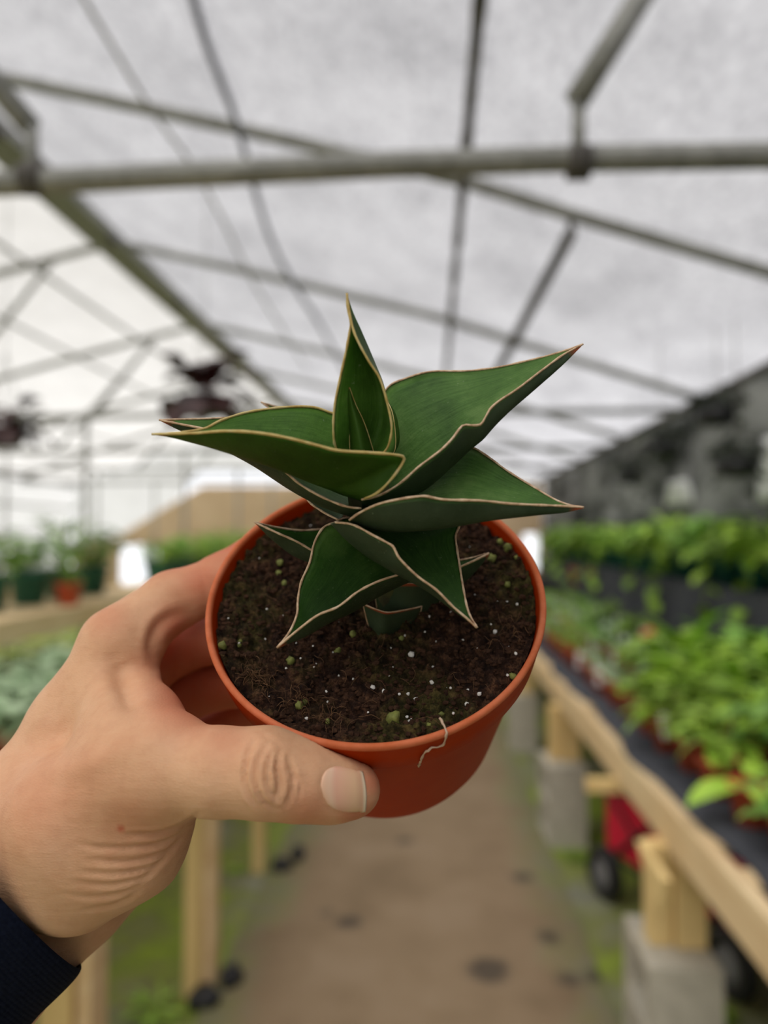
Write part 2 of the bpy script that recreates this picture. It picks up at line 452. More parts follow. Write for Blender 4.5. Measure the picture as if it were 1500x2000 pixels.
# purlins
def lumpy(pts, r, amp=0.25, n=90):
    P = catmull(pts, n); rr = [r * (1 + amp * mnoise.noise(Vector((i * 0.6, 3, 1)))) for i in range(n)]
    return MB().tube([Vector(p) for p in P], rr, 8)
o = lumpy([(0.17, Y0, EYE + 1.745), (0.165, 3, EYE + 1.745), (0.17, 8, EYE + 1.745), (0.17, Y1, EYE + 1.745)], 0.024, 0.55, 160).build('purlin_pipe', M['steel_dark'], smooth=True)
tag(o, 'dark weathered purlin running lengthwise, crossing the top edge right of centre', 'pipe')
def at_h(px, py, h):
    d = ROT @ Vector(((px - 750) / F, -(py - 1000) / F, -1)); return CAM + d * (h / d.z)
pts = [at_h(*p, 2.02) for p in ((350, -120), (378, 0), (410, 105), (446, 195), (476, 290), (500, 380), (528, 465), (566, 543), (628, 640), (690, 760), (745, 880))]
o = lumpy(pts, 0.017, 0.1, 80).build('irrigation_hose', M['hose'], smooth=True)
tag(o, 'blue-grey hose snaking lengthwise under the roof at upper left', 'hose')
pts = [at_h(*p, 2.04) for p in ((100, -120), (165, 0), (225, 100), (282, 195), (330, 262), (372, 318), (430, 420), (500, 560), (600, 720))]
o = lumpy(pts, 0.009, 0.1, 60).build('support_wire', M['wire'], smooth=True)
tag(o, 'thin pale wire under the roof, left of the blue-grey hose', 'wire')
for x, lab in ((XL + 0.06, 'eave pipe along the left side wall'), (XR - 0.05, 'eave pipe along the right shade cloth, where the roof ends')):
    o = MB().tube([(x, Y0, EYE + roofh(x) - 0.03), (x, Y1, EYE + roofh(x) - 0.03)], 0.035, 10).build('eave_pipe', M['steel_dark'], smooth=True)
    tag(o, lab, 'pipe')
for x, lab in ((-3.35, 'purlin close beside the ridge beam on its left'), (-6.6, 'lowest purlin of the left roof slope'), (-4.1, 'first purlin left of the ridge beam, seen against the bright film'), (-5.6, 'purlin midway down the left roof slope')):
    o = MB().tube([(x, Y0, EYE + roofh(x) - 0.05), (x, Y1, EYE + roofh(x) - 0.05)], 0.018, 8).build('purlin_pipe', M['steel'], smooth=True)
    tag(o, lab, 'pipe')
for z, lab in ((2.2, 'upper rail'), (1.7, 'lower rail')):
    o = MB().tube([(XL + 0.05, Y0, z), (XL + 0.05, Y1, z)], 0.022, 8).build('wall_rail', M['steel'], smooth=True)
    tag(o, f'{lab} along the bright left film wall', 'rail')
# ------------------------------------------------------------------ the potted plant held in the hand
PCEN = np.array([-0.00278622, -0.02434748, 0.22447885])     # rim centre (right, up, ahead of the eye), metres
PAX = np.array([-0.04997534, 0.72146541, -0.69064472])      # pot axis, pointing out of the soil
PLEFT = np.cross(PAX, np.cross(np.array([-1.0, 0, 0]), PAX)); PLEFT /= np.linalg.norm(PLEFT)
PBACK = np.cross(PAX, PLEFT); PBACK /= np.linalg.norm(PBACK)
if PBACK[2] < 0: PBACK = -PBACK
Wc = cw(PCEN); Wax = (cw(PCEN + PAX) - Wc).normalized(); Wl = (cw(PCEN + PLEFT) - Wc).normalized(); Wb = (cw(PCEN + PBACK) - Wc).normalized()
PM = Matrix(((Wl.x, Wb.x, Wax.x, Wc.x), (Wl.y, Wb.y, Wax.y, Wc.y), (Wl.z, Wb.z, Wax.z, Wc.z), (0, 0, 0, 1)))
def pot_r(h):
    """outer radius of the pot h below the rim"""
    return float(np.interp(h, [0, 0.001, 0.0125, 0.0130, 0.0145, 0.066, 0.072], [0.0494, 0.050, 0.0486, 0.0472, 0.0462, 0.0385, 0.0358]))

base = Wc - Wax * 0.073
plant = empty('potted_succulent', base)
tag(plant, 'dark green star-shaped succulent in a small terracotta-orange plastic pot, held up in the hand', 'potted plant')
def PV(vs): return [Vector(v) - base for v in vs]

# terracotta coloured plastic
m, nt, b = mat_new('terracotta_plastic')
f = noise(nt, 60, 5, 0.7); f2 = noise(nt, 420, 3, 0.7)
c = ramp(nt, f, [(0.35, (0.36, 0.026, 0.0)), (0.7, (0.41, 0.038, 0.001))])
c = mixc(nt, ramp(nt, f2, [(0.66, (0, 0, 0)), (0.74, (0.5, 0.5, 0.5))]), c, (0.25, 0.06, 0.02))
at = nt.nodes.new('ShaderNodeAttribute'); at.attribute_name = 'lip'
c = mixc(nt, at.outputs['Fac'], c, ramp(nt, f, [(0.38, (0.52, 0.125, 0.045)), (0.64, (0.64, 0.19, 0.09))]))     # highlight on the lip, painted as a paler colour
nt.links.new(c, b.inputs['Base Color']); b.inputs['Roughness'].default_value = 0.5; b.inputs['Specular IOR Level'].default_value = 0.07
b.inputs['Subsurface Weight'].default_value = 0.03; b.inputs['Subsurface Radius'].default_value = (0.004, 0.001, 0.0005); b.inputs['Subsurface Scale'].default_value = 1
bump(nt, b, f, 0.15, 0.0005); M['terra'] = m
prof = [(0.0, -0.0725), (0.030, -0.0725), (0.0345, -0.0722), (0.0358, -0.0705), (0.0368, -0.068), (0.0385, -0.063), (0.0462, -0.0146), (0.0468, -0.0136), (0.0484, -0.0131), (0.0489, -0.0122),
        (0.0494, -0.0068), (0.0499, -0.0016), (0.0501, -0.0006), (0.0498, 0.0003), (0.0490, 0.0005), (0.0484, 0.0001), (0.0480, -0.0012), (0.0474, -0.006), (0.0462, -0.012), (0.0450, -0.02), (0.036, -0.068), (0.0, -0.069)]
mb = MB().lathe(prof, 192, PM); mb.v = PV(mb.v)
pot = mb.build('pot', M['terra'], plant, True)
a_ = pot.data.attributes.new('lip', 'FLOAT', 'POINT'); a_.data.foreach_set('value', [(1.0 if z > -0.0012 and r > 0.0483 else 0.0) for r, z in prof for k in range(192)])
pot['label'] = 'terracotta-orange plastic pot with a plain rim band'

# soil
m, nt, b = mat_new('potting_soil')
f = noise(nt, 260, 8, 0.75); f2 = noise(nt, 38, 4, 0.6); f3 = noise(nt, 900, 4, 0.7)
c = ramp(nt, f, [(0.36, (0.008, 0.004, 0.003)), (0.52, (0.036, 0.017, 0.010)), (0.64, (0.13, 0.062, 0.032)), (0.76, (0.30, 0.18, 0.10))])
c = mixc(nt, ramp(nt, f2, [(0.50, (0, 0, 0)), (0.66, (0.6, 0.6, 0.6))]), c, ramp(nt, f, [(0.4, (0.02, 0.02, 0.004)), (0.7, (0.15, 0.14, 0.035))]))
c = mixc(nt, ramp(nt, f3, [(0.70, (0, 0, 0)), (0.74, (0.5, 0.5, 0.5))]), c, (0.40, 0.33, 0.25))
nt.links.new(c, b.inputs['Base Color']); b.inputs['Roughness'].default_value = 0.95; b.inputs['Specular IOR Level'].default_value = 0.15
bump(nt, b, f3, 1.0, 0.0012); M['soil'] = m
def soil_h(x, y):
    r = math.hypot(x, y)
    n1 = mnoise.fractal(Vector((x * 60, y * 60, 1.3)), 1.0, 2.0, 4) * 0.0016
    n2 = mnoise.fractal(Vector((x * 330, y * 330, 5)), 0.8, 2.1, 4) * 0.0020
    n3 = abs(mnoise.noise(Vector((x * 900, y * 900, 9)))) * 0.0015
    return -0.0055 - 0.0020 * (1 - (r / 0.0475) ** 2) + n1 + n2 + n3 + 0.0018 * max(0, (r - 0.036) / 0.012) ** 2 * (0.7 + 0.4 * mnoise.noise(Vector((x * 90, y * 90, 2))))
NR, NA = 120, 420
vs = [PM @ Vector((0, 0, soil_h(0, 0)))]; fs = []
for i in range(1, NR + 1):
    r = 0.0474 * i / NR
    for k in range(NA):
        w = 2 * math.pi * k / NA; x, y = r * math.cos(w), r * math.sin(w)
        vs.append(PM @ Vector((x, y, soil_h(x, y))))
for k in range(NA): fs.append((0, 1 + k, 1 + (k + 1) % NA))
for i in range(NR - 1):
    for k in range(NA):
        k2 = (k + 1) % NA; a = 1 + i * NA; fs.append((a + k, a + NA + k, a + NA + k2, a + k2))
soil = from_pv('soil', PV(vs), fs, M['soil'], plant, True)
soil['label'] = 'dark brown peaty soil flecked with white'
def soil_at(px, py):
    """point of the soil surface seen at (px, py) -> pot frame x, y"""
    d = np.array([(px - 750) / F, -(py - 1000) / F, 1.0])
    z = (PAX @ (PCEN - PAX * 0.0065)) / (PAX @ d); q = d * z - PCEN
    return q @ PLEFT, q @ PBACK
def icov(r, sub=1, seed=0, amp=0.35, sc=(1, 1, 1)):
    bm = bmesh.new(); bmesh.ops.create_icosphere(bm, subdivisions=sub, radius=1)
    vs = [v.co * (r * (1 + amp * mnoise.noise(v.co * 1.7 + Vector((seed, seed * 2.3, 0))))) for v in bm.verts]
    vs = [Vector((v.x * sc[0], v.y * sc[1], v.z * sc[2])) for v in vs]
    fs = [[v.index for v in f.verts] for f in bm.faces]; bm.free(); return vs, fs
M['perlite'] = simple('white_perlite', (0.80, 0.78, 0.74), (0.55, 0.52, 0.46), 900, 0.8, lo=0.35, hi=0.7)
M['bead'] = simple('yellow_green_bead', (0.25, 0.27, 0.06), (0.09, 0.10, 0.02), 500, 0.7)
M['fibre'] = simple('peat_fibre', (0.17, 0.085, 0.035), (0.07, 0.035, 0.015), 300, 0.9)
M['crumb'] = simple('soil_crumb', (0.07, 0.035, 0.02), (0.02, 0.010, 0.006), 500, 0.95, 0.1)
spec = [(728, 1346, 5.5), (704, 1368, 4), (860, 1407, 0), (843, 1333, 6), (812, 1362, 4.5), (797, 1354, 4), (914, 1350, 4), (912, 1378, 5), (935, 1362, 5.5), (967, 1232, 6),
        (1010, 1185, 4), (600, 1407, 3.5), (638, 1354, 3), (750, 1352, 4.5), (780, 1358, 3.5), (618, 1303, 3), (803, 1278, 7), (517, 1245, 3), (838, 1205, 3), (845, 1300, 3),
        (871, 1340, 3), (880, 1348, 3), (885, 1405, 3), (800, 1408, 4), (795, 1400, 3.5), (1006, 1290, 4), (553, 1203, 3), (990, 1330, 3.5), (961, 1040, 6), (455, 1138, 4), (640, 1370, 3),
        (690, 1330, 2.5), (760, 1322, 2.5), (905, 1245, 3), (830, 1235, 2.5), (880, 1200, 2.5), (990, 1145, 3), (560, 1310, 2.5), (720, 1400, 2.5), (930, 1420, 2.5), (588, 1290, 2.5), (650, 1275, 2.5)]
rng = random.Random(3)
for i in range(40):
    a = rng.uniform(0, 6.28); rr = 0.045 * math.sqrt(rng.random())
    q = PCEN + PLEFT * rr * math.cos(a) + PBACK * rr * math.sin(a); spec.append((750 + F * q[0] / q[2], 1000 - F * q[1] / q[2], rng.uniform(1.4, 2.6)))
n_p = 0
for i, (px, py, r) in enumerate(spec):
    if r <= 0: continue
    x, y = soil_at(px, py)
    if math.hypot(x, y) > 0.0465: continue
    r3 = r / F * 0.215
    vs, fs = icov(r3, 1, i, 0.5, (1, 1, 0.8))
    vs = PV([PM @ (v + Vector((x, y, soil_h(x, y) + r3 * 0.35))) for v in vs])
    from_pv('perlite_grain', vs, fs, M['perlite'], soil, True)
beads = [(548, 1104, 9), (544, 1118, 7), (555, 1136, 8), (470, 1255, 6), (568, 1293, 9), (595, 1370, 7), (586, 1385, 9), (770, 1408, 15), (690, 1243, 8), (784, 1249, 6), (960, 1098, 10), (995, 1083, 11),
         (985, 1065, 8), (1001, 1327, 9), (660, 1272, 8), (862, 1395, 6), (838, 1418, 6), (436, 1275, 10), (470, 1270, 5), (990, 1145, 8), (640, 1412, 6), (1012, 1105, 5)]
for i, (px, py, r) in enumerate(beads):
    x, y = soil_at(px, py); r3 = r / F * 0.215
    if math.hypot(x, y) > 0.0462: k = 0.0462 / math.hypot(x, y); x *= k; y *= k
    vs, fs = icov(r3 * 0.9, 2, i + 50, 0.6)
    vs = PV([PM @ (v + Vector((x, y, soil_h(x, y) + r3 * 0.45))) for v in vs])
    from_pv('fertiliser_bead', vs, fs, M['bead'], soil, True)
# crumbs and fibres, uncountable
mb = MB()
for i in range(2200):
    a = rng.uniform(0, 6.28); rr = 0.0468 * math.sqrt(rng.random()); x, y = rr * math.cos(a), rr * math.sin(a)
    r3 = rng.uniform(0.0003, 0.0011)
    vs, fs = icov(r3, 1, i, 0.8, (1, rng.uniform(0.5, 1), 0.7)); mb.add([PM @ (v + Vector((x, y, soil_h(x, y) + r3 * 0.2))) for v in vs], fs)
mb.v = PV(mb.v); tag(mb.build('soil_crumbs', M['crumb'], soil), kind='stuff')
mb = MB()
def fibre(x, y, L, r, lift=0.001):
    a = rng.uniform(0, 6.28); P = []; z = soil_h(x, y)
    for k in range(6):
        P.append(PM @ Vector((x, y, z + lift * math.sin(k / 5 * 3.1) + 0.0002)))
        x += math.cos(a) * L / 5; y += math.sin(a) * L / 5; a += rng.uniform(-0.6, 0.6)
    mb.tube(P, r, 4)
for i in range(120):
    a = rng.uniform(0, 6.28); rr = 0.043 * math.sqrt(rng.random()); fibre(rr * math.cos(a), rr * math.sin(a), rng.uniform(0.002, 0.007), rng.uniform(0.00004, 0.00009), rng.uniform(0.0004, 0.002))
for (px, py, n, sp) in ((500, 1335, 160, 0.0045), (590, 1375, 60, 0.004), (640, 1405, 50, 0.004), (470, 1110, 60, 0.005), (520, 1075, 60, 0.005), (1010, 1230, 40, 0.004)):
    cx, cy = soil_at(px, py)
    for i in range(n // 2):
        x, y = cx + rng.gauss(0, sp * 0.6), cy + rng.gauss(0, sp * 0.5)
        if math.hypot(x, y) < 0.044: fibre(x, y, rng.uniform(0.002, 0.005), rng.uniform(0.00006, 0.00012), rng.uniform(0.001, 0.003))
mb.v = PV(mb.v); tag(mb.build('peat_fibres', M['fibre'], soil), kind='stuff')
# pale root hanging over the rim
pts = []
for px, py, h in ((858, 1402, 0), (866, 1414, 0), (872, 1432, 0), (870, 1444, 1), (864, 1456, 1), (848, 1460, 1), (834, 1466, 1), (826, 1476, 1), (822, 1486, 1), (817, 1497, 1)):
    d = np.array([(px - 750) / F, -(py - 1000) / F, 1.0])
    if h == 0:
        z = (PAX @ (PCEN + PAX * 0.0012)) / (PAX @ d); q = d * z
    else:
        # meet the outside wall of the rim band
        lo, hi = 0.15, 0.24
        for _ in range(60):
            z = lo; 
            break
        zs = np.linspace(0.17, 0.23, 1200); Q = d[None] * zs[:, None] - PCEN
        hh = -(Q @ PAX); rr = np.sqrt((Q @ PLEFT) ** 2 + (Q @ PBACK) ** 2)
        k = np.argmax((rr < [pot_r(t) + 0.0007 for t in hh]) & (hh > -0.001)); q = d * zs[k]
    pts.append(q)
P = cwn(catmull(pts, 50)) - np.array(base)
P = [Vector(p) + Vector((mnoise.noise(Vector((i * 0.5, 0, 0))), mnoise.noise(Vector((i * 0.5, 5, 0))), mnoise.noise(Vector((i * 0.5, 9, 0))))) * 0.0003 for i, p in enumerate(P)]
M['root'] = simple('dry_root', (0.62, 0.45, 0.33), (0.45, 0.3, 0.2), 400, 0.8)
o = MB().tube(P, [0.00022 + 0.00016 * (0.5 + 0.5 * math.sin(i * 0.9)) for i in range(50)], 6).build('loose_root', M['root'], plant, True)
o['label'] = 'pale thin root hanging over the front rim'

# ---- leaves
def leaf_mat(name, a, b_, hi, rough, outer=None):
    m, nt, b = mat_new(name)
    f = noise(nt, 55, 6, 0.65); f2 = noise(nt, 700, 3, 0.7); at = nt.nodes.new('ShaderNodeAttribute'); at.attribute_name = 'leaf_uv'
    sp = nt.nodes.new('ShaderNodeSeparateXYZ'); nt.links.new(at.outputs['Vector'], sp.inputs[0])
    c = ramp(nt, f, [(0.3, a), (0.52, b_), (0.72, hi)])
    # faint long streaks and cross bands of the skin
    mp = nt.nodes.new('ShaderNodeMapping'); mp.inputs['Scale'].default_value = (3.0, 34, 1); nt.links.new(at.outputs['Vector'], mp.inputs[0])
    n3 = nt.nodes.new('ShaderNodeTexNoise'); n3.inputs['Scale'].default_value = 2.2; n3.inputs['Detail'].default_value = 4; nt.links.new(mp.outputs[0], n3.inputs['Vector'])
    c = mixc(nt, 0.18, c, ramp(nt, n3.outputs['Fac'], [(0.35, tuple(x * 0.6 for x in a)), (0.65, hi)]), 'MIX')
    if outer: c = mixc(nt, sp.outputs[2], c, ramp(nt, f, [(0.3, outer[0]), (0.6, outer[1])]))
    # brown, hard tip
    tip = ramp(nt, sp.outputs[0], [(0.93, (0, 0, 0)), (0.975, (1, 1, 1))])
    c = mixc(nt, tip, c, (0.30, 0.06, 0.025))
    c = mixc(nt, ramp(nt, f2, [(0.66, (0, 0, 0)), (0.78, (0.35, 0.35, 0.35))]), c, (0.30, 0.36, 0.24))
    nt.links.new(c, b.inputs['Base Color']); b.inputs['Roughness'].default_value = rough; b.inputs['Specular IOR Level'].default_value = 0.14
    b.inputs['Subsurface Weight'].default_value = 0.04; b.inputs['Subsurface Scale'].default_value = 1; b.inputs['Subsurface Radius'].default_value = (0.0006, 0.0015, 0.0004)
    bump(nt, b, f2, 0.5, 0.0003); return m
M['leaf_new'] = leaf_mat('young_succulent_leaf', (0.026, 0.075, 0.008), (0.060, 0.145, 0.018), (0.115, 0.220, 0.040), 0.55, ((0.018, 0.045, 0.004), (0.034, 0.082, 0.008)))
M['leaf_shaded'] = leaf_mat('shaded_succulent_leaf', (0.008, 0.032, 0.003), (0.020, 0.060, 0.007), (0.052, 0.110, 0.020), 0.55, ((0.020, 0.034, 0.014), (0.042, 0.062, 0.032)))  # darker copy of the old leaf, lower leaves' shade put into its colour
M['leaf_old'] = leaf_mat('old_succulent_leaf', (0.020, 0.062, 0.008), (0.055, 0.130, 0.022), (0.125, 0.215, 0.060), 0.55, ((0.020, 0.034, 0.014), (0.042, 0.062, 0.032)))
m, nt, b = mat_new('pale_leaf_margin')
f = noise(nt, 500, 4, 0.6)
c = ramp(nt, f, [(0.3, (0.34, 0.19, 0.10)), (0.55, (0.62, 0.43, 0.27)), (0.75, (0.76, 0.60, 0.44))])
nt.links.new(c, b.inputs['Base Color']); b.inputs['Roughness'].default_value = 0.65; M['margin'] = m
m, nt, b = mat_new('golden_leaf_margin')
c = ramp(nt, noise(nt, 300, 4, 0.6), [(0.3, (0.42, 0.26, 0.06)), (0.55, (0.58, 0.44, 0.16)), (0.75, (0.62, 0.52, 0.30))])
nt.links.new(c, b.inputs['Base Color']); b.inputs['Roughness'].default_value = 0.55; M['margin_y'] = m

def T(pts): return [pc(*p) for p in pts]
def make_leaf(label, A, B, O, thick=0.0022, mat='leaf_old', mm='margin', ns=64, nu=22, v=0.75, mr=0.00030, open_tip=False, wav=0.0):
    A = catmull(T(A), ns); B = catmull(T(B), ns); O = catmull(T(O), ns)
    inner = np.zeros((ns, nu + 1, 3)); outer = np.zeros((ns, nu + 1, 3))
    for i in range(ns):
        s = i / (ns - 1)
        a, b_, o = A[i], B[i], O[i]; mid = (a + b_) / 2; dv = mid - o; dl = np.linalg.norm(dv)
        th = min(thick * (1 - s) ** 0.4 + 0.0004, 0.6 * dl) if dl > 1e-6 else 0
        I = o + dv / max(dl, 1e-9) * th
        for k in range(nu + 1):
            u = k / nu
            for arr, K in ((inner, I), (outer, o)):
                C = 2 * K - 0.5 * (a + b_); par = (1 - u) ** 2 * a + 2 * u * (1 - u) * C + u * u * b_     # parabola through K
                vee = a + (K - a) * (2 * u) if u < 0.5 else K + (b_ - K) * (2 * u - 1)
                w = v
                arr[i, k] = par * (1 - w) + vee * w
        # keep the silhouette ridge soft
    outer = outer.copy()
    for it in range(3):
        for arr in (inner, outer):
            arr[:, 1:-1] = 0.25 * arr[:, :-2] + 0.5 * arr[:, 1:-1] + 0.25 * arr[:, 2:]
            arr[:, 1:-1] += 0
    # push ridges back out to where they were drawn
    for i in range(ns):
        a, b_, o = A[i], B[i], O[i]
        k = nu // 2; d = o - outer[i, k]
        for kk in range(1, nu):
            w = math.sin(math.pi * kk / nu); outer[i, kk] += d * w; inner[i, kk] += d * w
    ring = []
    for i in range(ns):
        ring.append(np.concatenate([inner[i], outer[i][::-1][1:-1]]))
    ring = np.array(ring); n = ring.shape[1]
    wp = cwn(ring.reshape(-1, 3)) - np.array(base)
    fs = []
    for i in range(ns - 1):
        for k in range(n):
            k2 = (k + 1) % n; fs.append((i * n + k, i * n + k2, (i + 1) * n + k2, (i + 1) * n + k))
    fs.append(tuple(range(n))[::-1]); fs.append(tuple((ns - 1) * n + k for k in range(n)))
    leaf = from_pv('leaf', [tuple(p) for p in wp], fs, M[mat], plant, True)
    me = leaf.data; at = me.attributes.new('leaf_uv', 'FLOAT_VECTOR', 'POINT')
    data = np.zeros((len(me.vertices), 3), np.float32)
    for i in range(ns):
        for k in range(n): data[i * n + k] = (i / (ns - 1), (k if k <= nu else 2 * nu - k) / nu, 0 if k <= nu else 1)
    at.data.foreach_set('vector', data.ravel())
    leaf['label'] = label
    for E_ in (A, B):
        P = cwn(E_) - np.array(base)
        P = [Vector(p) for p in P]
        sd = rng.uniform(0, 50)
        rr = [mr * (1.0 + 0.35 * mnoise.noise(Vector((i * 0.35 + sd, 0, 0)))) * (1.0 if i < ns - 4 else 0.8) for i in range(ns)]
        MB().tube(P, rr, 8).build('leaf_margin', M[mm], leaf, True)
    if open_tip:
        P = [Vector(p) for p in (cwn(inner[-1]) - np.array(base))]
        MB().tube(P, mr, 8).build('leaf_margin', M[mm], leaf, True)
    return leaf


make_leaf('upright central leaf pointing straight up',
  [(674,892,.192),(656,875,.190),(651,840,.1880),(654,790,.187),(665,735,.186),(677,680,.185),(684,640,.1845),(685,630,.184),(679,600,.184),(677,573,.184)],
  [(742,892,.190),(758,872,.1885),(765,835,.187),(757,790,.186),(742,740,.185),(720,705,.184),(697,662,.1835),(688,636,.1838),(681,600,.184),(678,573,.184)],
  [(718,896,.201),(742,850,.200),(752,800,.198),(744,748,.196),(728,700,.193),(708,650,.189),(690,610,.1865),(678,573,.184)], 0.0022, 'leaf_new', 'margin_y')
make_leaf('small new spike inside the central leaf',
  [(684,893,.194),(682,840,.192),(679,790,.190),(680,752,.189)],
  [(733,893,.193),(713,830,.191),(694,788,.190),(681,752,.189)],
  [(708,894,.188),(697,830,.1875),(686,785,.188),(681,752,.189)], 0.0018, 'leaf_new', 'margin_y', v=0.35, mr=0.00012)
make_leaf('sliver of leaf behind the right edge of the upright leaf',
  [(700,900,.208),(712,860,.207),(720,830,.206),(735,800,.205),(752,775,.203)],
  [(765,892,.198),(772,875,.198),(772,845,.199),(766,805,.200),(753,776,.203)],
  [(752,900,.204),(775,868,.204),(775,830,.204),(768,802,.204),(752,776,.203)], 0.0015, 'leaf_new', 'margin_y', v=0.4, mr=0.00012)
make_leaf('long boat-shaped leaf pointing left above the others',
  [(768,880,.207),(740,845,.206),(700,818,.206),(652,808,.204),(620,797,.203),(590,794,.202),(540,797,.200),(480,806,.196),(430,822,.191),(400,837,.188),(350,845,.186),(296,848,.185)],
  [(712,974,.189),(738,962,.186),(765,935,.184),(786,905,.1835),(789,893,.183),(770,888,.181),(720,884,.179),(660,880,.177),(620,870,.176),(560,855,.175),(500,845,.176),(440,842,.178),(380,846,.181),(298,848,.185)],
  [(714,974,.199),(672,966,.196),(640,956,.194),(600,941,.192),(550,920,.190),(500,903,.188),(440,884,.186),(380,867,.185),(330,854,.185),(297,849,.185)], 0.0026, 'leaf_new', 'margin_y', mr=0.00036, v=0.55)
make_leaf('leaf pointing left beneath the boat-shaped leaf, its tip just above it',
  [(705,960,.222),(650,900,.219),(600,860,.215),(540,832,.211),(500,820,.208),(455,816,.206),(400,818,.202),(312,820,.198)],
  [(706,993,.191),(680,990,.191),(650,980,.1915),(620,966,.192),(585,945,.1925),(553,918,.193),(500,880,.194),(440,850,.195),(400,838,.1965),(350,828,.197),(311,820,.198)],
  [(690,1010,.203),(655,998,.203),(620,983,.203),(560,950,.202),(500,912,.201),(450,885,.200),(400,862,.199),(360,845,.1985),(311,821,.198)], 0.0024, v=0.55)
make_leaf('small leaf at the back, only its brown tip showing behind the boat-shaped leaf',
  [(720,900,.240),(660,840,.238),(610,812,.236),(560,797,.232),(540,795,.229),(510,785,.226)],
  [(662,1016,.203),(628,998,.206),(600,975,.210),(572,920,.218),(545,850,.224),(532,812,.226),(528,800,.2262),(510,785,.226)],
  [(668,1012,.222),(628,975,.226),(590,920,.229),(562,850,.230),(545,815,.229),(511,786,.226)], 0.002)
make_leaf('broad leaf pointing up to the right, largest of all',
  [(705,900,.212),(728,810,.2135),(757,757,.2135),(790,740,.213),(840,726,.213),(900,725,.212),(940,722,.2105),(980,716,.209),(1050,700,.205),(1100,686,.202),(1139,672,.200)],
  [(706,976,.190),(740,968,.189),(780,945,.188),(820,910,.187),(860,880,.187),(884,856,.188),(897,838,.1885),(906,830,.189),(924,831,.1895),(939,829,.190),(948,815,.1905),(958,798,.191),(975,783,.192),(1010,760,.193),(1060,722,.196),(1100,693,.199),(1139,672,.200)],
  [(708,988,.204),(760,978,.203),(820,955,.201),(872,912,.199),(915,875,.1975),(950,843,.1965),(990,805,.196),(1050,755,.197),(1100,712,.199),(1139,673,.200)], 0.0028, 'leaf_old', 'margin', v=0.5)
make_leaf('leaf pointing right, below the broadest leaf, with a red tip',
  [(730,965,.214),(800,905,.214),(860,880,.211),(917,873,.207),(950,890,.204),(990,919,.201),(1040,950,.197),(1095,981,.193),(1140,991,.190)],
  [(682,1016,.188),(700,1003,.187),(735,986,.184),(775,976,.182),(825,969,.1815),(845,972,.182),(870,976,.182),(940,978,.183),(1000,984,.185),(1090,988,.188),(1140,991,.190)],
  [(684,1018,.199),(720,1030,.194),(760,1037,.192),(820,1035,.190),(895,1025,.189),(960,1015,.188),(1050,1006,.188),(1100,1002,.189),(1140,993,.190)], 0.0026, 'leaf_old', 'margin', v=0.55)
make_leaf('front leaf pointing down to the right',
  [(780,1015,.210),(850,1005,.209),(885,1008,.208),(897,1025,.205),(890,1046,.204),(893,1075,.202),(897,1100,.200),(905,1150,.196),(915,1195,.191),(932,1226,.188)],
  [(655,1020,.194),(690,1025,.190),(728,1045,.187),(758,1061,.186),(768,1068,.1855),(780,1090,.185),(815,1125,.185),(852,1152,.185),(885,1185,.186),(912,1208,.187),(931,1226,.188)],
  [(655,1024,.202),(682,1055,.200),(725,1088,.199),(770,1116,.198),(830,1150,.196),(880,1188,.192),(931,1228,.189)], 0.0024, 'leaf_shaded', 'margin', v=0.55)
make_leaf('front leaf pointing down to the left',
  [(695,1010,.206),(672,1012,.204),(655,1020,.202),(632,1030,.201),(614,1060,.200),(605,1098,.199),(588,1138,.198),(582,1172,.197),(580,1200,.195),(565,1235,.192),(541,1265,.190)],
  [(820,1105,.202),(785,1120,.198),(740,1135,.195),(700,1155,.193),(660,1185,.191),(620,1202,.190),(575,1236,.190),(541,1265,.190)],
  [(812,1125,.212),(770,1142,.208),(730,1165,.205),(690,1192,.202),(650,1212,.199),(600,1242,.195),(565,1257,.192),(541,1267,.1905)], 0.0024, 'leaf_shaded', 'margin', v=0.5)
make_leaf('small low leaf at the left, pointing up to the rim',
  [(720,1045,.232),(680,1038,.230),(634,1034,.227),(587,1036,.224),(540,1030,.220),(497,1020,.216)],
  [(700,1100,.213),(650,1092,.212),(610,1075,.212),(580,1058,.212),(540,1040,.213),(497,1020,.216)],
  [(700,1130,.222),(650,1117,.221),(605,1099,.220),(570,1084,.219),(530,1053,.217),(497,1021,.216)], 0.002, 'leaf_shaded')
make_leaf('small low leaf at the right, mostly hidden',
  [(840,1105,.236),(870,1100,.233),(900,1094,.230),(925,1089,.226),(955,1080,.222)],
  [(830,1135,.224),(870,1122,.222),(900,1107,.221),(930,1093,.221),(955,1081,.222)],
  [(830,1175,.230),(870,1162,.228),(905,1140,.226),(932,1113,.224),(955,1084,.222)], 0.002, 'leaf_shaded')
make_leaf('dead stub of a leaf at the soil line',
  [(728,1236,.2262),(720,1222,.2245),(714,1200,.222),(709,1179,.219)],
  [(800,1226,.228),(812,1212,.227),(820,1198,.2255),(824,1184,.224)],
  [(748,1246,.2215),(750,1232,.219),(753,1214,.217),(756,1197,.2150)], 0.0016, 'leaf_shaded', 'margin', v=0.8, mr=0.00022, open_tip=True)
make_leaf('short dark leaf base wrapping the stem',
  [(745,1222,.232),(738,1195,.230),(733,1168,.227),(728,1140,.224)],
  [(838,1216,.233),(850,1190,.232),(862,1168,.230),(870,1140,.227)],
  [(790,1230,.226),(795,1200,.223),(800,1172,.220),(806,1140,.217)], 0.0016, 'leaf_shaded', 'margin', v=0.4, mr=0.00016, open_tip=True)
P = [Vector(p) for p in (cwn(catmull([pc(785,1235,.241), pc(775,1160,.230), pc(750,1060,.217), pc(720,960,.2035), pc(708,900,.198)], 20)) - np.array(base))]
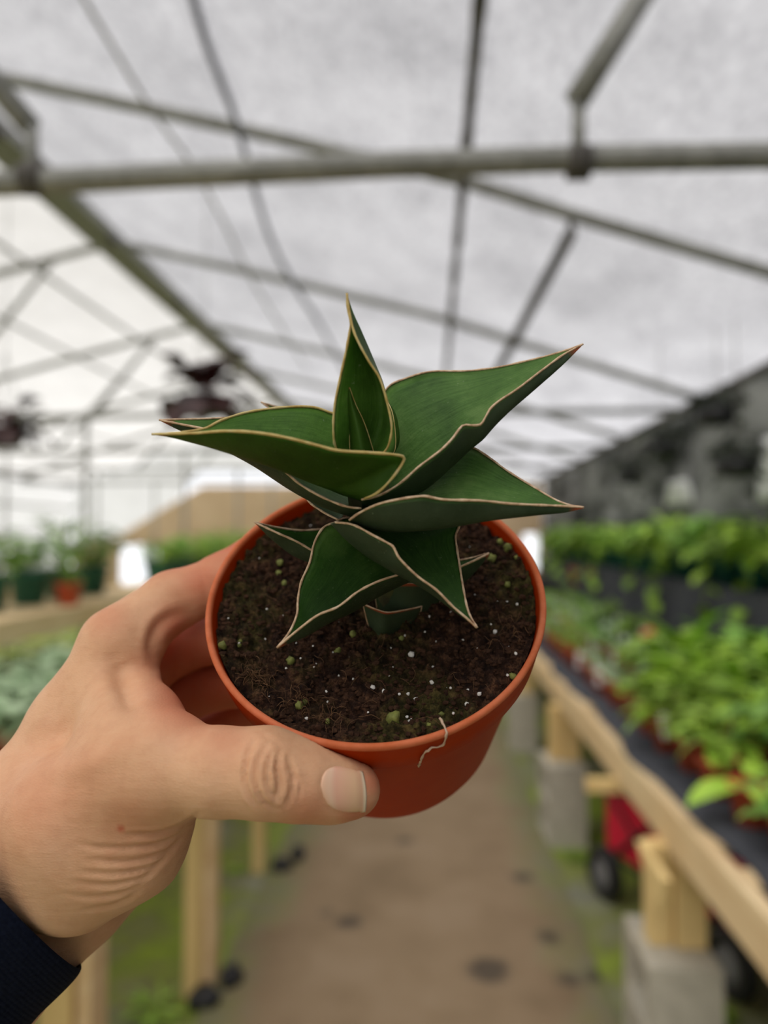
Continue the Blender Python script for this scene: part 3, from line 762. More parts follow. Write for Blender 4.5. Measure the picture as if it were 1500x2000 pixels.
M['stem'] = simple('green_brown_stem', (0.10, 0.11, 0.035), (0.05, 0.045, 0.02), 120, 0.7)
MB().tube(P, [0.0065] * 16 + [0.006, 0.005, 0.0045, 0.004], 20).build('stem', M['stem'], plant, True)
# ------------------------------------------------------------------ the hand
def seg_d(p, a, b, r1, r2):
    a = np.asarray(a, np.float32); b = np.asarray(b, np.float32); ab = b - a; L2 = float(ab @ ab)
    t = np.clip((p - a) @ ab / L2, 0, 1)
    q = p - a - t[:, None] * ab
    return np.sqrt((q * q).sum(1)) - (r1 + (r2 - r1) * t)
def smin(a, b, k):
    h = np.clip(0.5 + 0.5 * (b - a) / k, 0, 1)
    return b * (1 - h) + a * h - k * h * (1 - h)
def potc(phi, h, rad, gap=0.0004):
    r = pot_r(h) + rad + gap; w = R(phi)
    return PCEN - PAX * h + (PLEFT * math.cos(w) + PBACK * math.sin(w)) * r
mm_ = 0.001
def chain(pts): return [(pts[i][0], pts[i + 1][0], pts[i][1] * mm_, pts[i + 1][1] * mm_) for i in range(len(pts) - 1)]
PALM = []
PALM += chain([(pc(232,1268,.232), 11.0), (pc(150,1420,.228), 12.5), (pc(62,1585,.224), 15.5)])      # index metacarpal
PALM += chain([(pc(250,1330,.252), 10.5), (pc(90,1600,.240), 14.5)])
PALM += chain([(pc(285,1400,.270), 10.0), (pc(120,1640,.254), 14.0)])
PALM += chain([(pc(325,1465,.283), 9.5), (pc(235,1585,.268), 12.5), (pc(170,1680,.250), 15.5)])   # hypothenar
PALM += chain([(pc(285,1545,.255), 12), (pc(212,1660,.244), 16.3), (pc(140,1735,.233), 18.3)])
PALM += chain([(pc(255,1515,.200), 12.5), (pc(150,1600,.205), 17.0), (pc(70,1650,.213), 18)])      # thumb metacarpal
PALM += chain([(pc(335,1548,.204), 8.5), (pc(255,1640,.204), 13.5), (pc(150,1700,.208), 16)])     # thenar
PALM += chain([(pc(60,1600,.218), 19.0), (pc(-60,1730,.212), 20), (pc(-210,1900,.205), 22)])     # radius side
PALM += chain([(pc(120,1720,.231), 17.0), (pc(20,1850,.226), 17), (pc(-110,2040,.22), 20)])    # ulna side
# web between thumb and index finger
PALM += chain([(pc(205,1340,.226), 8.5), (pc(245,1420,.210), 9.5), (pc(300,1478,.200), 9.5)])
PALM += chain([(pc(262,1320,.232), 5.5), (pc(300,1400,.215), 5.0), (pc(332,1460,.203), 5.5)])
THUMB = [(pc(255,1512,.199), 12.6), (pc(330,1502,.1945), 11.2), (pc(430,1507,.1905), 10.3), (pc(520,1509,.1890), 10.45), (pc(590,1525,.1905), 9.2), (pc(650,1538,.1930), 7.9), (pc(690,1542,.1948), 6.9)]
INDEX = [(pc(232,1257,.232), 11.2), (pc(335,1174,.2465), 9.2), (potc(22, .0155, .0088), 8.9), (potc(60, .017, .008), 8.2), (potc(88, .020, .0072), 7.4), (potc(102, .021, .0068), 6.6)]
MIDDLE = [(pc(255,1328,.252), 10.2), (pc(345,1262,.266), 9.2), (potc(14, .0335, .0088), 9.0), (potc(60, .036, .008), 8.2), (potc(92, .039, .0074), 7.5), (potc(108, .040, .0068), 6.7)]
RING = [(pc(285,1395,.268), 9.8), (pc(370,1350,.274), 9.3), (potc(8, .0520, .0085), 9.0), (potc(34, .054, .0083), 8.6), (potc(74, .057, .0078), 7.9), (potc(104, .058, .0072), 7.2), (potc(120, .058, .0066), 6.5)]
PINKY = [(pc(325,1462,.281), 9.0), (pc(420,1435,.284), 8.4), (potc(22, .070, .0072), 7.6), (potc(45, .0735, .0066), 7.2), (potc(78, .0735, .006), 6.6), (potc(100, .0735, .0056), 6.0)]
def sdf(p):
    p = np.asarray(p, np.float32)
    d = None
    for s in PALM:
        e = seg_d(p, *s); d = e if d is None else smin(d, e, 0.009)
    def fing(ch, kk=0.0035):
        f = None
        for s in chain(ch):
            e = seg_d(p, *s); f = e if f is None else smin(f, e, kk)
        return f
    th = fing(THUMB, 0.004)
    # flatten the pad end of the thumb a little towards the pot
    out = smin(d, th, 0.010)
    fs_ = [fing(c) for c in (INDEX, MIDDLE, RING, PINKY)]
    g = fs_[0]
    for e in fs_[1:]: g = smin(g, e, 0.0012)
    out = smin(out, g, 0.0045)
    # the pot pushes the soft flesh out of its way
    Q = p - PCEN.astype(np.float32); h = -(Q @ PAX.astype(np.float32)); rr = np.sqrt((Q @ PLEFT.astype(np.float32)) ** 2 + (Q @ PBACK.astype(np.float32)) ** 2)
    pr = np.interp(h, [-0.001, 0, 0.001, 0.0125, 0.0130, 0.0145, 0.066, 0.072], [0.049, 0.0494, 0.050, 0.0486, 0.0472, 0.0462, 0.0385, 0.0358])
    pd = np.maximum(rr - pr, np.maximum(h - 0.0728, -h - 0.0005)) - 0.0002
    return np.maximum(out, -pd)

def surface_nets(f, lo, hi, h, bs=8):
    lo = np.array(lo); n = np.ceil((np.array(hi) - lo) / h).astype(int); n = ((n + bs - 1) // bs) * bs
    V = np.full(n + 1, 1.0, np.float32)
    nb = n // bs
    bi = np.stack(np.meshgrid(*[np.arange(k) for k in nb], indexing='ij'), -1).reshape(-1, 3)
    cen = lo + (bi * bs + bs / 2) * h
    dc = f(cen); act = np.abs(dc) < h * bs * 0.9 + 0.003
    for q, dd in zip(bi[~act], dc[~act]):
        a = q * bs; V[a[0]:a[0] + bs + 1, a[1]:a[1] + bs + 1, a[2]:a[2] + bs + 1] = dd
    loc = np.stack(np.meshgrid(*[np.arange(bs + 1)] * 3, indexing='ij'), -1).reshape(-1, 3)
    A = bi[act]
    for c0 in range(0, len(A), 400):
        ch = A[c0:c0 + 400]
        pts = (lo + ((ch[:, None] * bs + loc[None]) * h)).reshape(-1, 3)
        vals = f(pts).reshape(len(ch), bs + 1, bs + 1, bs + 1)
        for q, vv in zip(ch, vals):
            a = q * bs; V[a[0]:a[0] + bs + 1, a[1]:a[1] + bs + 1, a[2]:a[2] + bs + 1] = vv
    S = V < 0
    cells = np.zeros(n, bool); acc = np.zeros((*n, 3), np.float32); cnt = np.zeros(n, np.float32)
    off = [(i, j, k) for i in (0, 1) for j in (0, 1) for k in (0, 1)]
    def sub(a, o): return a[o[0]:o[0] + n[0], o[1]:o[1] + n[1], o[2]:o[2] + n[2]]
    for a_ in off:
        for ax in range(3):
            if a_[ax] == 1: continue
            b_ = list(a_); b_[ax] = 1
            va, vb = sub(V, a_), sub(V, b_); cr = (va < 0) != (vb < 0)
            t = np.where(cr, va / np.where(cr, va - vb, 1), 0)
            for d_ in range(3):
                acc[..., d_] += np.where(cr, (a_[d_] + t) if d_ == ax else a_[d_], 0)
            cnt += cr
    cells = cnt > 0
    idx = -np.ones(n, int); idx[cells] = np.arange(cells.sum())
    ijk = np.argwhere(cells); P = lo + (ijk + acc[cells] / cnt[cells][:, None]) * h
    quads = []
    for ax in range(3):
        o = [0, 0, 0]; o[ax] = 1
        A0 = S[:n[0], :n[1], :n[2]]; A1 = S[o[0]:o[0] + n[0], o[1]:o[1] + n[1], o[2]:o[2] + n[2]]
        cr = A0 != A1
        u, v = (ax + 1) % 3, (ax + 2) % 3
        w = np.argwhere(cr); w = w[(w[:, u] > 0) & (w[:, v] > 0)]
        du = np.zeros(3, int); du[u] = 1; dv = np.zeros(3, int); dv[v] = 1
        g = lambda q: idx[q[:, 0], q[:, 1], q[:, 2]]
        q4 = np.stack([g(w - du - dv), g(w - dv), g(w), g(w - du)], 1)
        flip = A0[w[:, 0], w[:, 1], w[:, 2]]
        q4[~flip] = q4[~flip][:, ::-1]
        quads.append(q4[(q4 >= 0).all(1)])
    return P, np.concatenate(quads)
def grad(f, p, e=0.0004):
    g = np.zeros_like(p)
    for i in range(3):
        d = np.zeros(3); d[i] = e; g[:, i] = (f(p + d) - f(p - d)) / (2 * e)
    return g
HV, HQ = surface_nets(sdf, (-0.175, -0.155, 0.172), (0.012, 0.012, 0.318), 0.0008)
for it in range(2):
    g = grad(sdf, HV); d = sdf(HV); HV = HV - np.clip(d, -0.0008, 0.0008)[:, None] * g / np.maximum((g * g).sum(1), 0.25)[:, None]
g = grad(sdf, HV, 0.0008); HN = g / np.linalg.norm(g, axis=1)[:, None]
hx = 750 + F * HV[:, 0] / HV[:, 2]; hy = 1000 - F * HV[:, 1] / HV[:, 2]
front = HN[:, 2] < 0.35
NAILRING = [(705,1502),(672,1494),(642,1504),(629,1524),(627,1548),(634,1570),(652,1586),(680,1590),(705,1584)]
disp = np.zeros(len(HV))
def crease(pts, width, depth, zmax=0.24, lip=0.35):
    P = catmull([(p[0], p[1], 0) for p in pts], 40)[:, :2]
    x0, y0 = P.min(0) - 4 * width; x1, y1 = P.max(0) + 4 * width
    m_ = front & (hx > x0) & (hx < x1) & (hy > y0) & (hy < y1) & (HV[:, 2] < zmax); ii = np.where(m_)[0]
    if len(ii) == 0: return
    q = np.stack([hx[ii], hy[ii]], 1); dd = np.full(len(ii), 1e9); tt = np.zeros(len(ii))
    for k in range(len(P) - 1):
        a, b_ = P[k], P[k + 1]; ab = b_ - a; t = np.clip((q - a) @ ab / max(ab @ ab, 1e-9), 0, 1)
        e = np.sqrt(((q - a - t[:, None] * ab) ** 2).sum(1)); better = e < dd; dd = np.where(better, e, dd); tt = np.where(better, (k + t) / (len(P) - 1), tt)
    fade = np.sin(np.pi * np.clip(tt, 0.03, 0.97)) ** 0.6
    disp[ii] += fade * (-depth * np.exp(-(dd / width) ** 2) + lip * depth * np.exp(-((dd - 2.1 * width) / width) ** 2))
# knuckle folds of the thumb
for pts, w, dp in (([(497,1445),(482,1480),(478,1520),(492,1560),(512,1582)], 5, .0011), ([(522,1452),(503,1490),(500,1530),(515,1565),(540,1580)], 4.5, .0010),
                   ([(530,1470),(521,1500),(524,1535),(538,1560)], 4.5, .0011), ([(545,1468),(541,1500),(545,1530),(540,1562)], 5, .0013), ([(562,1480),(572,1510),(570,1545),(560,1572)], 4.5, .0010),
                   ([(505,1432),(530,1446),(556,1462)], 4, .0003), ([(560,1500),(585,1530),(580,1565)], 4, .0004), ([(470,1470),(464,1510),(476,1555)], 4, .00025)):
    crease(pts, w, dp)
crease(NAILRING, 3.0, .00030, 0.24, 0.0)
# folds below the thumb towards the wrist
for pts, w, dp in (([(390,1588),(355,1612),(310,1628),(250,1630)], 4.5, .0009), ([(380,1604),(340,1635),(290,1652),(200,1655),(150,1648)], 4.5, .0007), ([(370,1620),(320,1665),(250,1682),(170,1680)], 4.5, .0007),
                   ([(350,1645),(300,1690),(230,1706),(150,1702)], 4.5, .0006), ([(335,1668),(280,1712),(210,1728),(140,1722)], 4.5, .00055), ([(310,1695),(250,1740),(180,1752),(120,1745)], 4.5, .0004),
                   ([(290,1725),(230,1765),(160,1778)], 5, .0004)):
    crease(pts, w, dp)
# hollow beside the thumb tendon, tendon ridge, fold where the index finger meets the palm
crease([(228,1290),(243,1335),(262,1385)], 24, .0030, 0.26, 0)
crease([(306,1300),(296,1262),(306,1228),(330,1206),(365,1194)], 10, .0009, 0.275, 0.5)
crease([(60,1500),(150,1500),(260,1455),(340,1432)], 24, -.0008, 0.24, 0)
crease([(380,1075),(400,1140),(405,1200)], 8, .0003, 0.3, 0)
HV = HV + HN * disp[:, None]
# where the skin is redder, plus shade painted into the grip hollow
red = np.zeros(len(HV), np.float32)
def blush_shade(px, py, r, s=1.0):
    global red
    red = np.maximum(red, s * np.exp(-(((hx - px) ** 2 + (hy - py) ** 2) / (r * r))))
for q in ((338,1370,55,0.6), (300,1300,40,0.35), (395,1130,55,0.6), (345,1225,45,0.6), (205,1200,45,0.3), (725,1530,32,0.6), (440,1430,60,0.3), (700,1590,45,.6), (250,1600,70,0.25), (236,1618,9,0.9), (100,1560,120,0.25), (370,1350,80,.8), (600,1590,60,.4)): blush_shade(*q)
red = np.maximum(red, np.clip((HV[:, 2] - 0.236) / 0.02, 0, 1).astype(np.float32) * 1.0 * (hx > 290))  # shade and red bounce inside the grip, painted as deep red skin
root = pc(-60, 1800, .215)
Hb = cw(root); WV = cwn(HV) - np.array(Hb)

person = empty('person', Hb)
tag(person, 'person reaching in from the lower left, bare left hand gripping the orange pot, navy sleeve', 'person')
m, nt, b = mat_new('skin')
at = nt.nodes.new('ShaderNodeAttribute'); at.attribute_name = 'blush_shade'
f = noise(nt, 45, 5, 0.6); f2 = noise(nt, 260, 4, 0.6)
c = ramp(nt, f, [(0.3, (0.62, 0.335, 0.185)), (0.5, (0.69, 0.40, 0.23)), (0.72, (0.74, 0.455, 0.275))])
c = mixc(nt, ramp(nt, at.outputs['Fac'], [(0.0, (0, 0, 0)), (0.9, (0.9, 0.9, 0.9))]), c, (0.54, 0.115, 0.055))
c = mixc(nt, ramp(nt, f2, [(0.45, (0, 0, 0)), (0.75, (0.22, 0.22, 0.22))]), c, (0.50, 0.22, 0.12))
nt.links.new(c, b.inputs['Base Color']); b.inputs['Roughness'].default_value = 0.55; b.inputs['Specular IOR Level'].default_value = 0.22
b.inputs['Subsurface Weight'].default_value = 0.18; b.inputs['Subsurface Scale'].default_value = 1.0; b.inputs['Subsurface Radius'].default_value = (0.0036, 0.0013, 0.0008)
# fine skin lines
tc = nt.nodes.new('ShaderNodeTexCoord'); vo = nt.nodes.new('ShaderNodeTexVoronoi'); vo.feature = 'DISTANCE_TO_EDGE'; vo.inputs['Scale'].default_value = 850
mp = nt.nodes.new('ShaderNodeMapping'); mp.inputs['Scale'].default_value = (1, 1, 1.9); mp.inputs['Rotation'].default_value = (0.3, 0.5, 0.2)
nt.links.new(tc.outputs['Object'], mp.inputs[0]); nt.links.new(mp.outputs[0], vo.inputs['Vector'])
n4 = noise(nt, 170, 4, 0.6, stretch=(0.5, 1, 2.2)); ad = nt.nodes.new('ShaderNodeMath'); ad.operation = 'MULTIPLY_ADD'; ad.inputs[1].default_value = 0.35
nt.links.new(vo.outputs['Distance'], ad.inputs[0]); nt.links.new(n4, ad.inputs[2]); bump(nt, b, ad.outputs[0], 0.5, 0.0005); M['skin'] = m
me = bpy.data.meshes.new('hand')
me.from_pydata([tuple(v) for v in WV], [], [tuple(int(i) for i in q) for q in HQ]); me.update()
# the (right, up, ahead) frame is mirrored, so turn the faces when their normals look inward
nn = np.zeros(len(me.polygons) * 3, np.float32); me.polygons.foreach_get('normal', nn); nn = nn.reshape(-1, 3)
gn = HN[HQ[:, 0]].copy(); gn[:, 2] *= -1; gn = gn @ ROTN.T
if (nn * gn).sum(1).mean() < 0: me.flip_normals()
a_ = me.attributes.new('blush_shade', 'FLOAT', 'POINT'); a_.data.foreach_set('value', red)
hand = mobj('hand', me, M['skin'], person)

# thumbnail: a thin curved plate seated on the thumb
def hit(px, py, z0=0.172, z1=0.215):
    zs = np.linspace(z0, z1, 260); d = np.stack([(px - 750) / F * zs, -(py - 1000) / F * zs, zs], 1); v = sdf(d); k = int(np.argmax(v < 0))
    t = v[k - 1] / (v[k - 1] - v[k]) if k > 0 else 0
    return d[k - 1] + (d[k] - d[k - 1]) * t if k > 0 else d[0]
NU, NV = 30, 26
vs = []; fs = []
for j in range(NV + 1):
    v = j / NV * 2 - 1
    for i in range(NU + 1):
        u = i / NU * 2 - 1
        # squircle -> nail outline: round cuticle on the left, gently bowed free edge on the right
        uu = u * math.sqrt(max(0, 1 - 0.5 * v * v)) if u < 0 else u * (1 - 0.10 * v * v); vv = v * math.sqrt(max(0, 1 - 0.42 * u * u)) if u < 0 else v * (1 - 0.16 * u * u)
        px = 671 + 44 * uu + 3 * vv; py = 1542 + 5 * uu + 46 * vv
        q = hit(px, py); n_ = grad(sdf, q[None], 0.001)[0]; n_ /= np.linalg.norm(n_)
        e = max(abs(u), abs(v)); lift = 0.00012 + 0.00022 * (1 - e ** 4) + 0.00010 * max(0, (u - 0.8) / 0.2) - 0.00030 * (e ** 10) * (1 if u < 0.8 else 0)
        vs.append(q + n_ * lift)
top = cwn(np.array(vs)) - np.array(Hb)
for j in range(NV):
    for i in range(NU): a = j * (NU + 1) + i; fs.append((a, a + 1, a + NU + 2, a + NU + 1))
m, nt, b = mat_new('fingernail')
tc = nt.nodes.new('ShaderNodeAttribute'); tc.attribute_name = 'nail_u'
c = ramp(nt, tc.outputs['Fac'], [(0.0, (0.80, 0.47, 0.31)), (0.18, (0.84, 0.54, 0.38)), (0.32, (0.80, 0.43, 0.30)), (0.75, (0.80, 0.50, 0.30)), (0.90, (0.74, 0.43, 0.27)), (0.955, (0.80, 0.64, 0.45)), (1, (0.76, 0.58, 0.40))])
nt.links.new(c, b.inputs['Base Color']); b.inputs['Roughness'].default_value = 0.35; b.inputs['Specular IOR Level'].default_value = 0.3; b.inputs['Subsurface Weight'].default_value = 0.1; b.inputs['Subsurface Scale'].default_value = 1; b.inputs['Subsurface Radius'].default_value = (0.002, 0.0008, 0.0005)
nail = from_pv('thumbnail', [tuple(p) for p in top], fs, m, hand, True)
a_ = nail.data.attributes.new('nail_u', 'FLOAT', 'POINT'); a_.data.foreach_set('value', [i / NU for j in range(NV + 1) for i in range(NU + 1)])
s = nail.modifiers.new('t', 'SOLIDIFY'); s.thickness = 0.00025; s.offset = -1
nail['label'] = 'short clean thumbnail'

# navy sleeve
m, nt, b = mat_new('navy_knit')
f = noise(nt, 900, 3, 0.7); wv = nt.nodes.new('ShaderNodeTexWave'); wv.inputs['Scale'].default_value = 320; wv.bands_direction = 'DIAGONAL'
tc = nt.nodes.new('ShaderNodeTexCoord'); nt.links.new(tc.outputs['Object'], wv.inputs[0])
c = ramp(nt, f, [(0.3, (0.003, 0.005, 0.013)), (0.7, (0.009, 0.013, 0.030))]); nt.links.new(c, b.inputs['Base Color']); b.inputs['Roughness'].default_value = 0.95
b.inputs['Specular IOR Level'].default_value = 0.1; bump(nt, b, wv.outputs['Fac'], 0.4, 0.0004); M['navy'] = m
eR = pc(150, 1874, .232); eL = pc(-150, 1560, .205); cA = (eR + eL) / 2; u_ = (eR - eL) / 2; w_ = pc(32, 1800, .188) - cA
ax = pc(-215, 1960, .2130) - cA; ax /= np.linalg.norm(ax)
vs = []; fs = []; NA_ = 72; prof_s = [(0.004, 0.93), (0.0, 0.955), (-0.0012, 0.975), (-0.0006, 1.0), (0.002, 1.015), (0.010, 1.0), (0.016, 0.985), (0.018, 1.0), (0.03, 1.03), (0.05, 1.02), (0.08, 1.06), (0.12, 1.1)]
for (s_, k_) in prof_s:
    for k in range(NA_):
        w = 2 * math.pi * k / NA_
        wob = 1 + 0.02 * math.sin(3 * w + s_ * 60) + 0.025 * math.sin(5 * w - s_ * 90) * min(1, s_ / 0.03)
        vs.append(cA + ax * s_ + (u_ * math.cos(w) + w_ * math.sin(w)) * k_ * wob)
for i in range(len(prof_s) - 1):
    for k in range(NA_): k2 = (k + 1) % NA_; fs.append((i * NA_ + k, i * NA_ + k2, (i + 1) * NA_ + k2, (i + 1) * NA_ + k))
sl = from_pv('sleeve', [tuple(p) for p in (cwn(np.array(vs)) - np.array(Hb))], fs, M['navy'], person, True)
s = sl.modifiers.new('s', 'SUBSURF'); s.levels = 1; s.render_levels = 2
sl['label'] = 'dark navy knitted cuff'
# ------------------------------------------------------------------ benches, shelves, plants
def lumber(mb, p0, p1, w, h):
    """board from p0 to p1 (along y or vertical), section w x h"""
    p0 = Vector(p0); p1 = Vector(p1); d = p1 - p0
    if abs(d.z) > abs(d.y) and abs(d.z) > abs(d.x): size = (w, h, d.length)
    elif abs(d.y) > abs(d.x): size = (w, d.length, h)
    else: size = (d.length, w, h)
    return mb.box((p0 + p1) / 2, size, bev=0.004)
BT = 0.83
# right bench
rbn = empty('plant_bench', (0.70, 2.2, 0)); o0 = Vector((0.70, 2.2, 0))
tag(rbn, 'pine-framed plant bench along the right of the path, posts standing on concrete blocks', 'bench')
def part(mbx, name, mat, par, o, label=None):
    mbx.v = [v - o for v in mbx.v]; ob = mbx.build(name, mat, par)
    if label: ob['label'] = label
    return ob
part(lumber(MB(), (0.70, -1.0, BT - 0.063), (0.70, 12.5, BT - 0.063), 0.038, 0.126), 'front_board', M['wood_l'], rbn, o0)
part(lumber(MB(), (1.62, -1.0, BT - 0.055), (1.62, 12.5, BT - 0.055), 0.038, 0.11), 'back_board', M['wood_l'], rbn, o0)
sl_ = MB()
for k in range(60): sl_.box((1.16, -0.9 + k * 0.225, BT - 0.012), (0.88, 0.09, 0.02))
part(sl_, 'slatted_top', M['wood_l'], rbn, o0)
BLK = 0.42
def block_mb(w=0.20, l=0.30, h=0.418):
    mb = MB(); t = 0.03
    # hollow block on end: cores open to the left and right
    mb.box((0, -l / 2 + t / 2, h / 2), (w, t, h)); mb.box((0, l / 2 - t / 2, h / 2), (w, t, h))
    for z in (t / 2, h / 2, h - t / 2): mb.box((0, 0, z), (w, l - 2 * t, t))
    return mb
proto_block = None
names_b = {2.31: 'nearest concrete block at lower right, its open cores facing the path', 4.15: 'concrete block under the second bench post, beside the red wagon', 5.9: 'third concrete block down the right bench, just left of the second', 7.75: 'farthest concrete block under the right bench', 0.41: 'concrete block under the bench beside the viewer'}
for y in (2.31, 4.15, 5.9, 7.75):
    xo = 0.70
    mb = MB(); lumber(mb, (0.665, y, BLK), (0.665, y, BT - 0.126), 0.066, 0.07); y
    part(mb, 'post', M['wood'], rbn, o0)
    mb = MB(); lumber(mb, (0.748, y, BLK), (0.748, y, BT - 0.02), 0.088, 0.10)
    part(mb, 'post', M['wood'], rbn, o0)
    bo = block_mb().build('concrete_block', M['block']) if proto_block is None else proto_block.copy()
    if proto_block is None: proto_block = bo
    else: COL.objects.link(bo)
    bo.location = (xo, y, 0.0); bo.rotation_euler = (0, 0, 0.03 * math.sin(y * 5))
    tag(bo, names_b[y], 'concrete block', 'concrete blocks under the bench posts')
# gusset by the near post and a joist end sticking out over the path
g_ = MB(); g_.add([(0.632, 2.10, 0.60), (0.632, 2.16, 0.60), (0.632, 2.33, 0.70), (0.632, 2.06, 0.70), (0.610, 2.10, 0.60), (0.610, 2.16, 0.60), (0.610, 2.33, 0.70), (0.610, 2.06, 0.70)], [(0, 1, 2, 3), (7, 6, 5, 4), (0, 4, 5, 1), (1, 5, 6, 2), (2, 6, 7, 3), (3, 7, 4, 0)])
part(g_, 'gusset', M['wood'], rbn, o0, 'angled brace piece by the near post')
part(lumber(MB(), (0.575, 2.88, 0.685), (1.6, 2.88, 0.685), 0.038, 0.05), 'joist', M['wood'], rbn, o0, 'joist whose end sticks out over the path')
for y in (1.0, 4.8, 6.7, 8.6): part(lumber(MB(), (0.72, y, 0.74), (1.6, y, 0.74), 0.038, 0.07), 'joist', M['wood'], rbn, o0)
for y in (2.25, 4.07, 5.9, 7.75): part(lumber(MB(), (1.62, y, 0), (1.62, y, BT - 0.11), 0.088, 0.088), 'post', M['wood'], rbn, o0)
# weed fabric on the right bench, its hem lapping over the board
vs = []; fs = []; NYf = 160
for j in range(NYf + 1):
    y = -0.8 + 13.0 * j / NYf; wob = 0.018 * math.sin(y * 4.1) + 0.012 * math.sin(y * 11)
    xe = 0.735 + wob
    for x, z in ((xe - 0.018, BT - 0.004), (xe, BT + 0.012), (xe + 0.04, BT + 0.010), (0.9, BT + 0.004), (1.2, BT + 0.004), (1.6, BT + 0.004)): vs.append((x, y, z))
for j in range(NYf):
    for k in range(5): a = j * 6 + k; fs.append((a, a + 1, a + 7, a + 6))
wf = from_pv('weed_fabric', vs, fs, M['fabric']); s = wf.modifiers.new('t', 'SOLIDIFY'); s.thickness = 0.003; s.offset = 1
tag(wf, 'dark grey weed fabric spread over the right bench, hem lapping the front board', 'fabric')

# left bench
lbn = empty('plant_bench', (-0.80, 2.7, 0)); o1 = Vector((-0.80, 2.7, 0))
tag(lbn, 'pine-framed plant bench on the left behind the hand, posts showing below the wrist', 'bench')
part(lumber(MB(), (-0.82, 0.6, BT - 0.055), (-0.82, 12.5, BT - 0.055), 0.038, 0.11), 'front_board', M['wood_l'], lbn, o1)
sl_ = MB()
for k in range(54): sl_.box((-1.34, 0.7 + k * 0.222, BT - 0.012), (1.0, 0.15, 0.02))
part(sl_, 'slatted_top', M['wood_l'], lbn, o1)
part(lumber(MB(), (-1.85, 0.6, BT - 0.055), (-1.85, 12.5, BT - 0.055), 0.038, 0.11), 'back_board', M['wood_l'], lbn, o1)
foot = None
for y, w in ((1.72, 0.075), (2.68, 0.06), (3.66, 0.05), (4.65, 0.05), (5.7, 0.05), (7.5, 0.05)):
    x = -0.80
    p = part(lumber(MB(), (x - w / 2, y, 0), (x - w / 2, y, BT - 0.02), w, 0.088), 'post', M['wood'], lbn, o1)
    if w > 0.055: part(lumber(MB(), (x + 0.022, y + 0.015, 0), (x + 0.022, y + 0.015, BT - 0.02), 0.036, 0.088), 'post', M['wood_l'], lbn, o1)
    part(lumber(MB(), (-1.85, y, 0), (-1.85, y, BT - 0.11), 0.088, 0.088), 'post', M['wood'], lbn, o1)
m_ = MB()
for (px, py, nm) in ((400, 1968, 'black lump of plastic at the foot of the middle left bench post'), (548, 1705, 'black lump of plastic at the foot of the far left bench post')):
    d = ROT @ Vector(((px - 750) / F, -(py - 1000) / F, -1)); q = CAM + d * (-EYE / d.z)
    vs, fs = icov(0.045, 2, px, 0.5, (1.3, 1.0, 0.8)); mb = MB().add([v + Vector((q.x, q.y, 0.034)) for v in vs], fs)
    vs, fs = icov(0.035, 2, px + 5, 0.5, (1.0, 1.6, 1.2)); mb.add([v + Vector((q.x + 0.06, q.y + 0.12, 0.04)) for v in vs], fs)
    o = mb.build('plastic_scrap', M['black_pot'], smooth=True); tag(o, nm, 'plastic scrap')

# raised shelves at the back of both benches
SH = 1.26
lsh = empty('plant_shelf', (-1.9, 4, 0)); o2 = Vector((-1.9, 4, 0))
tag(lsh, 'raised shelf with a pale wooden edge behind the left bench, green pots on it', 'shelf')
part(lumber(MB(), (-1.76, 1.5, SH - 0.05), (-1.76, 12.5, SH - 0.05), 0.038, 0.10), 'front_board', M['wood_l'], lsh, o2)
part(MB().box((-1.98, 7, SH - 0.01), (0.42, 11, 0.02)), 'shelf_board', M['wood_l'], lsh, o2)
for y in (1.7, 4.6, 7.5, 10.4, 12.3): part(lumber(MB(), (-1.93, y, 0), (-1.93, y, SH - 0.02), 0.07, 0.07), 'post', M['wood'], lsh, o2)
rsh = empty('plant_shelf', (1.85, 4, 0)); o3 = Vector((1.85, 4, 0))
tag(rsh, 'raised dark shelf behind the right bench carrying a long row of green pots', 'shelf')
part(MB().box((1.89, 6.5, SH + 0.03), (0.30, 12, 0.02)), 'shelf_board', M['fabric'], rsh, o3)
for y in (1.5, 4.4, 7.3, 10.2, 12.3): part(lumber(MB(), (1.98, y, 0), (1.98, y, SH + 0.02), 0.07, 0.07), 'post', M['black_pot'], rsh, o3)
# dark cloth hanging from the right shelf
vs = []; fs = []
for j in range(121):
    y = 0.6 + 11.6 * j / 120
    for k in range(7): vs.append((1.73 + 0.02 * math.sin(y * 9 + k * 0.4), y, BT + 0.03 + (SH + 0.035 - BT - 0.03) * k / 6))
for j in range(120):
    for k in range(6): a = j * 7 + k; fs.append((a, a + 1, a + 8, a + 7))
dc = from_pv('dark_cloth', vs, fs, M['fabric']); tag(dc, 'dark grey cloth hanging behind the right bench, below the shelf of green pots', 'cloth')

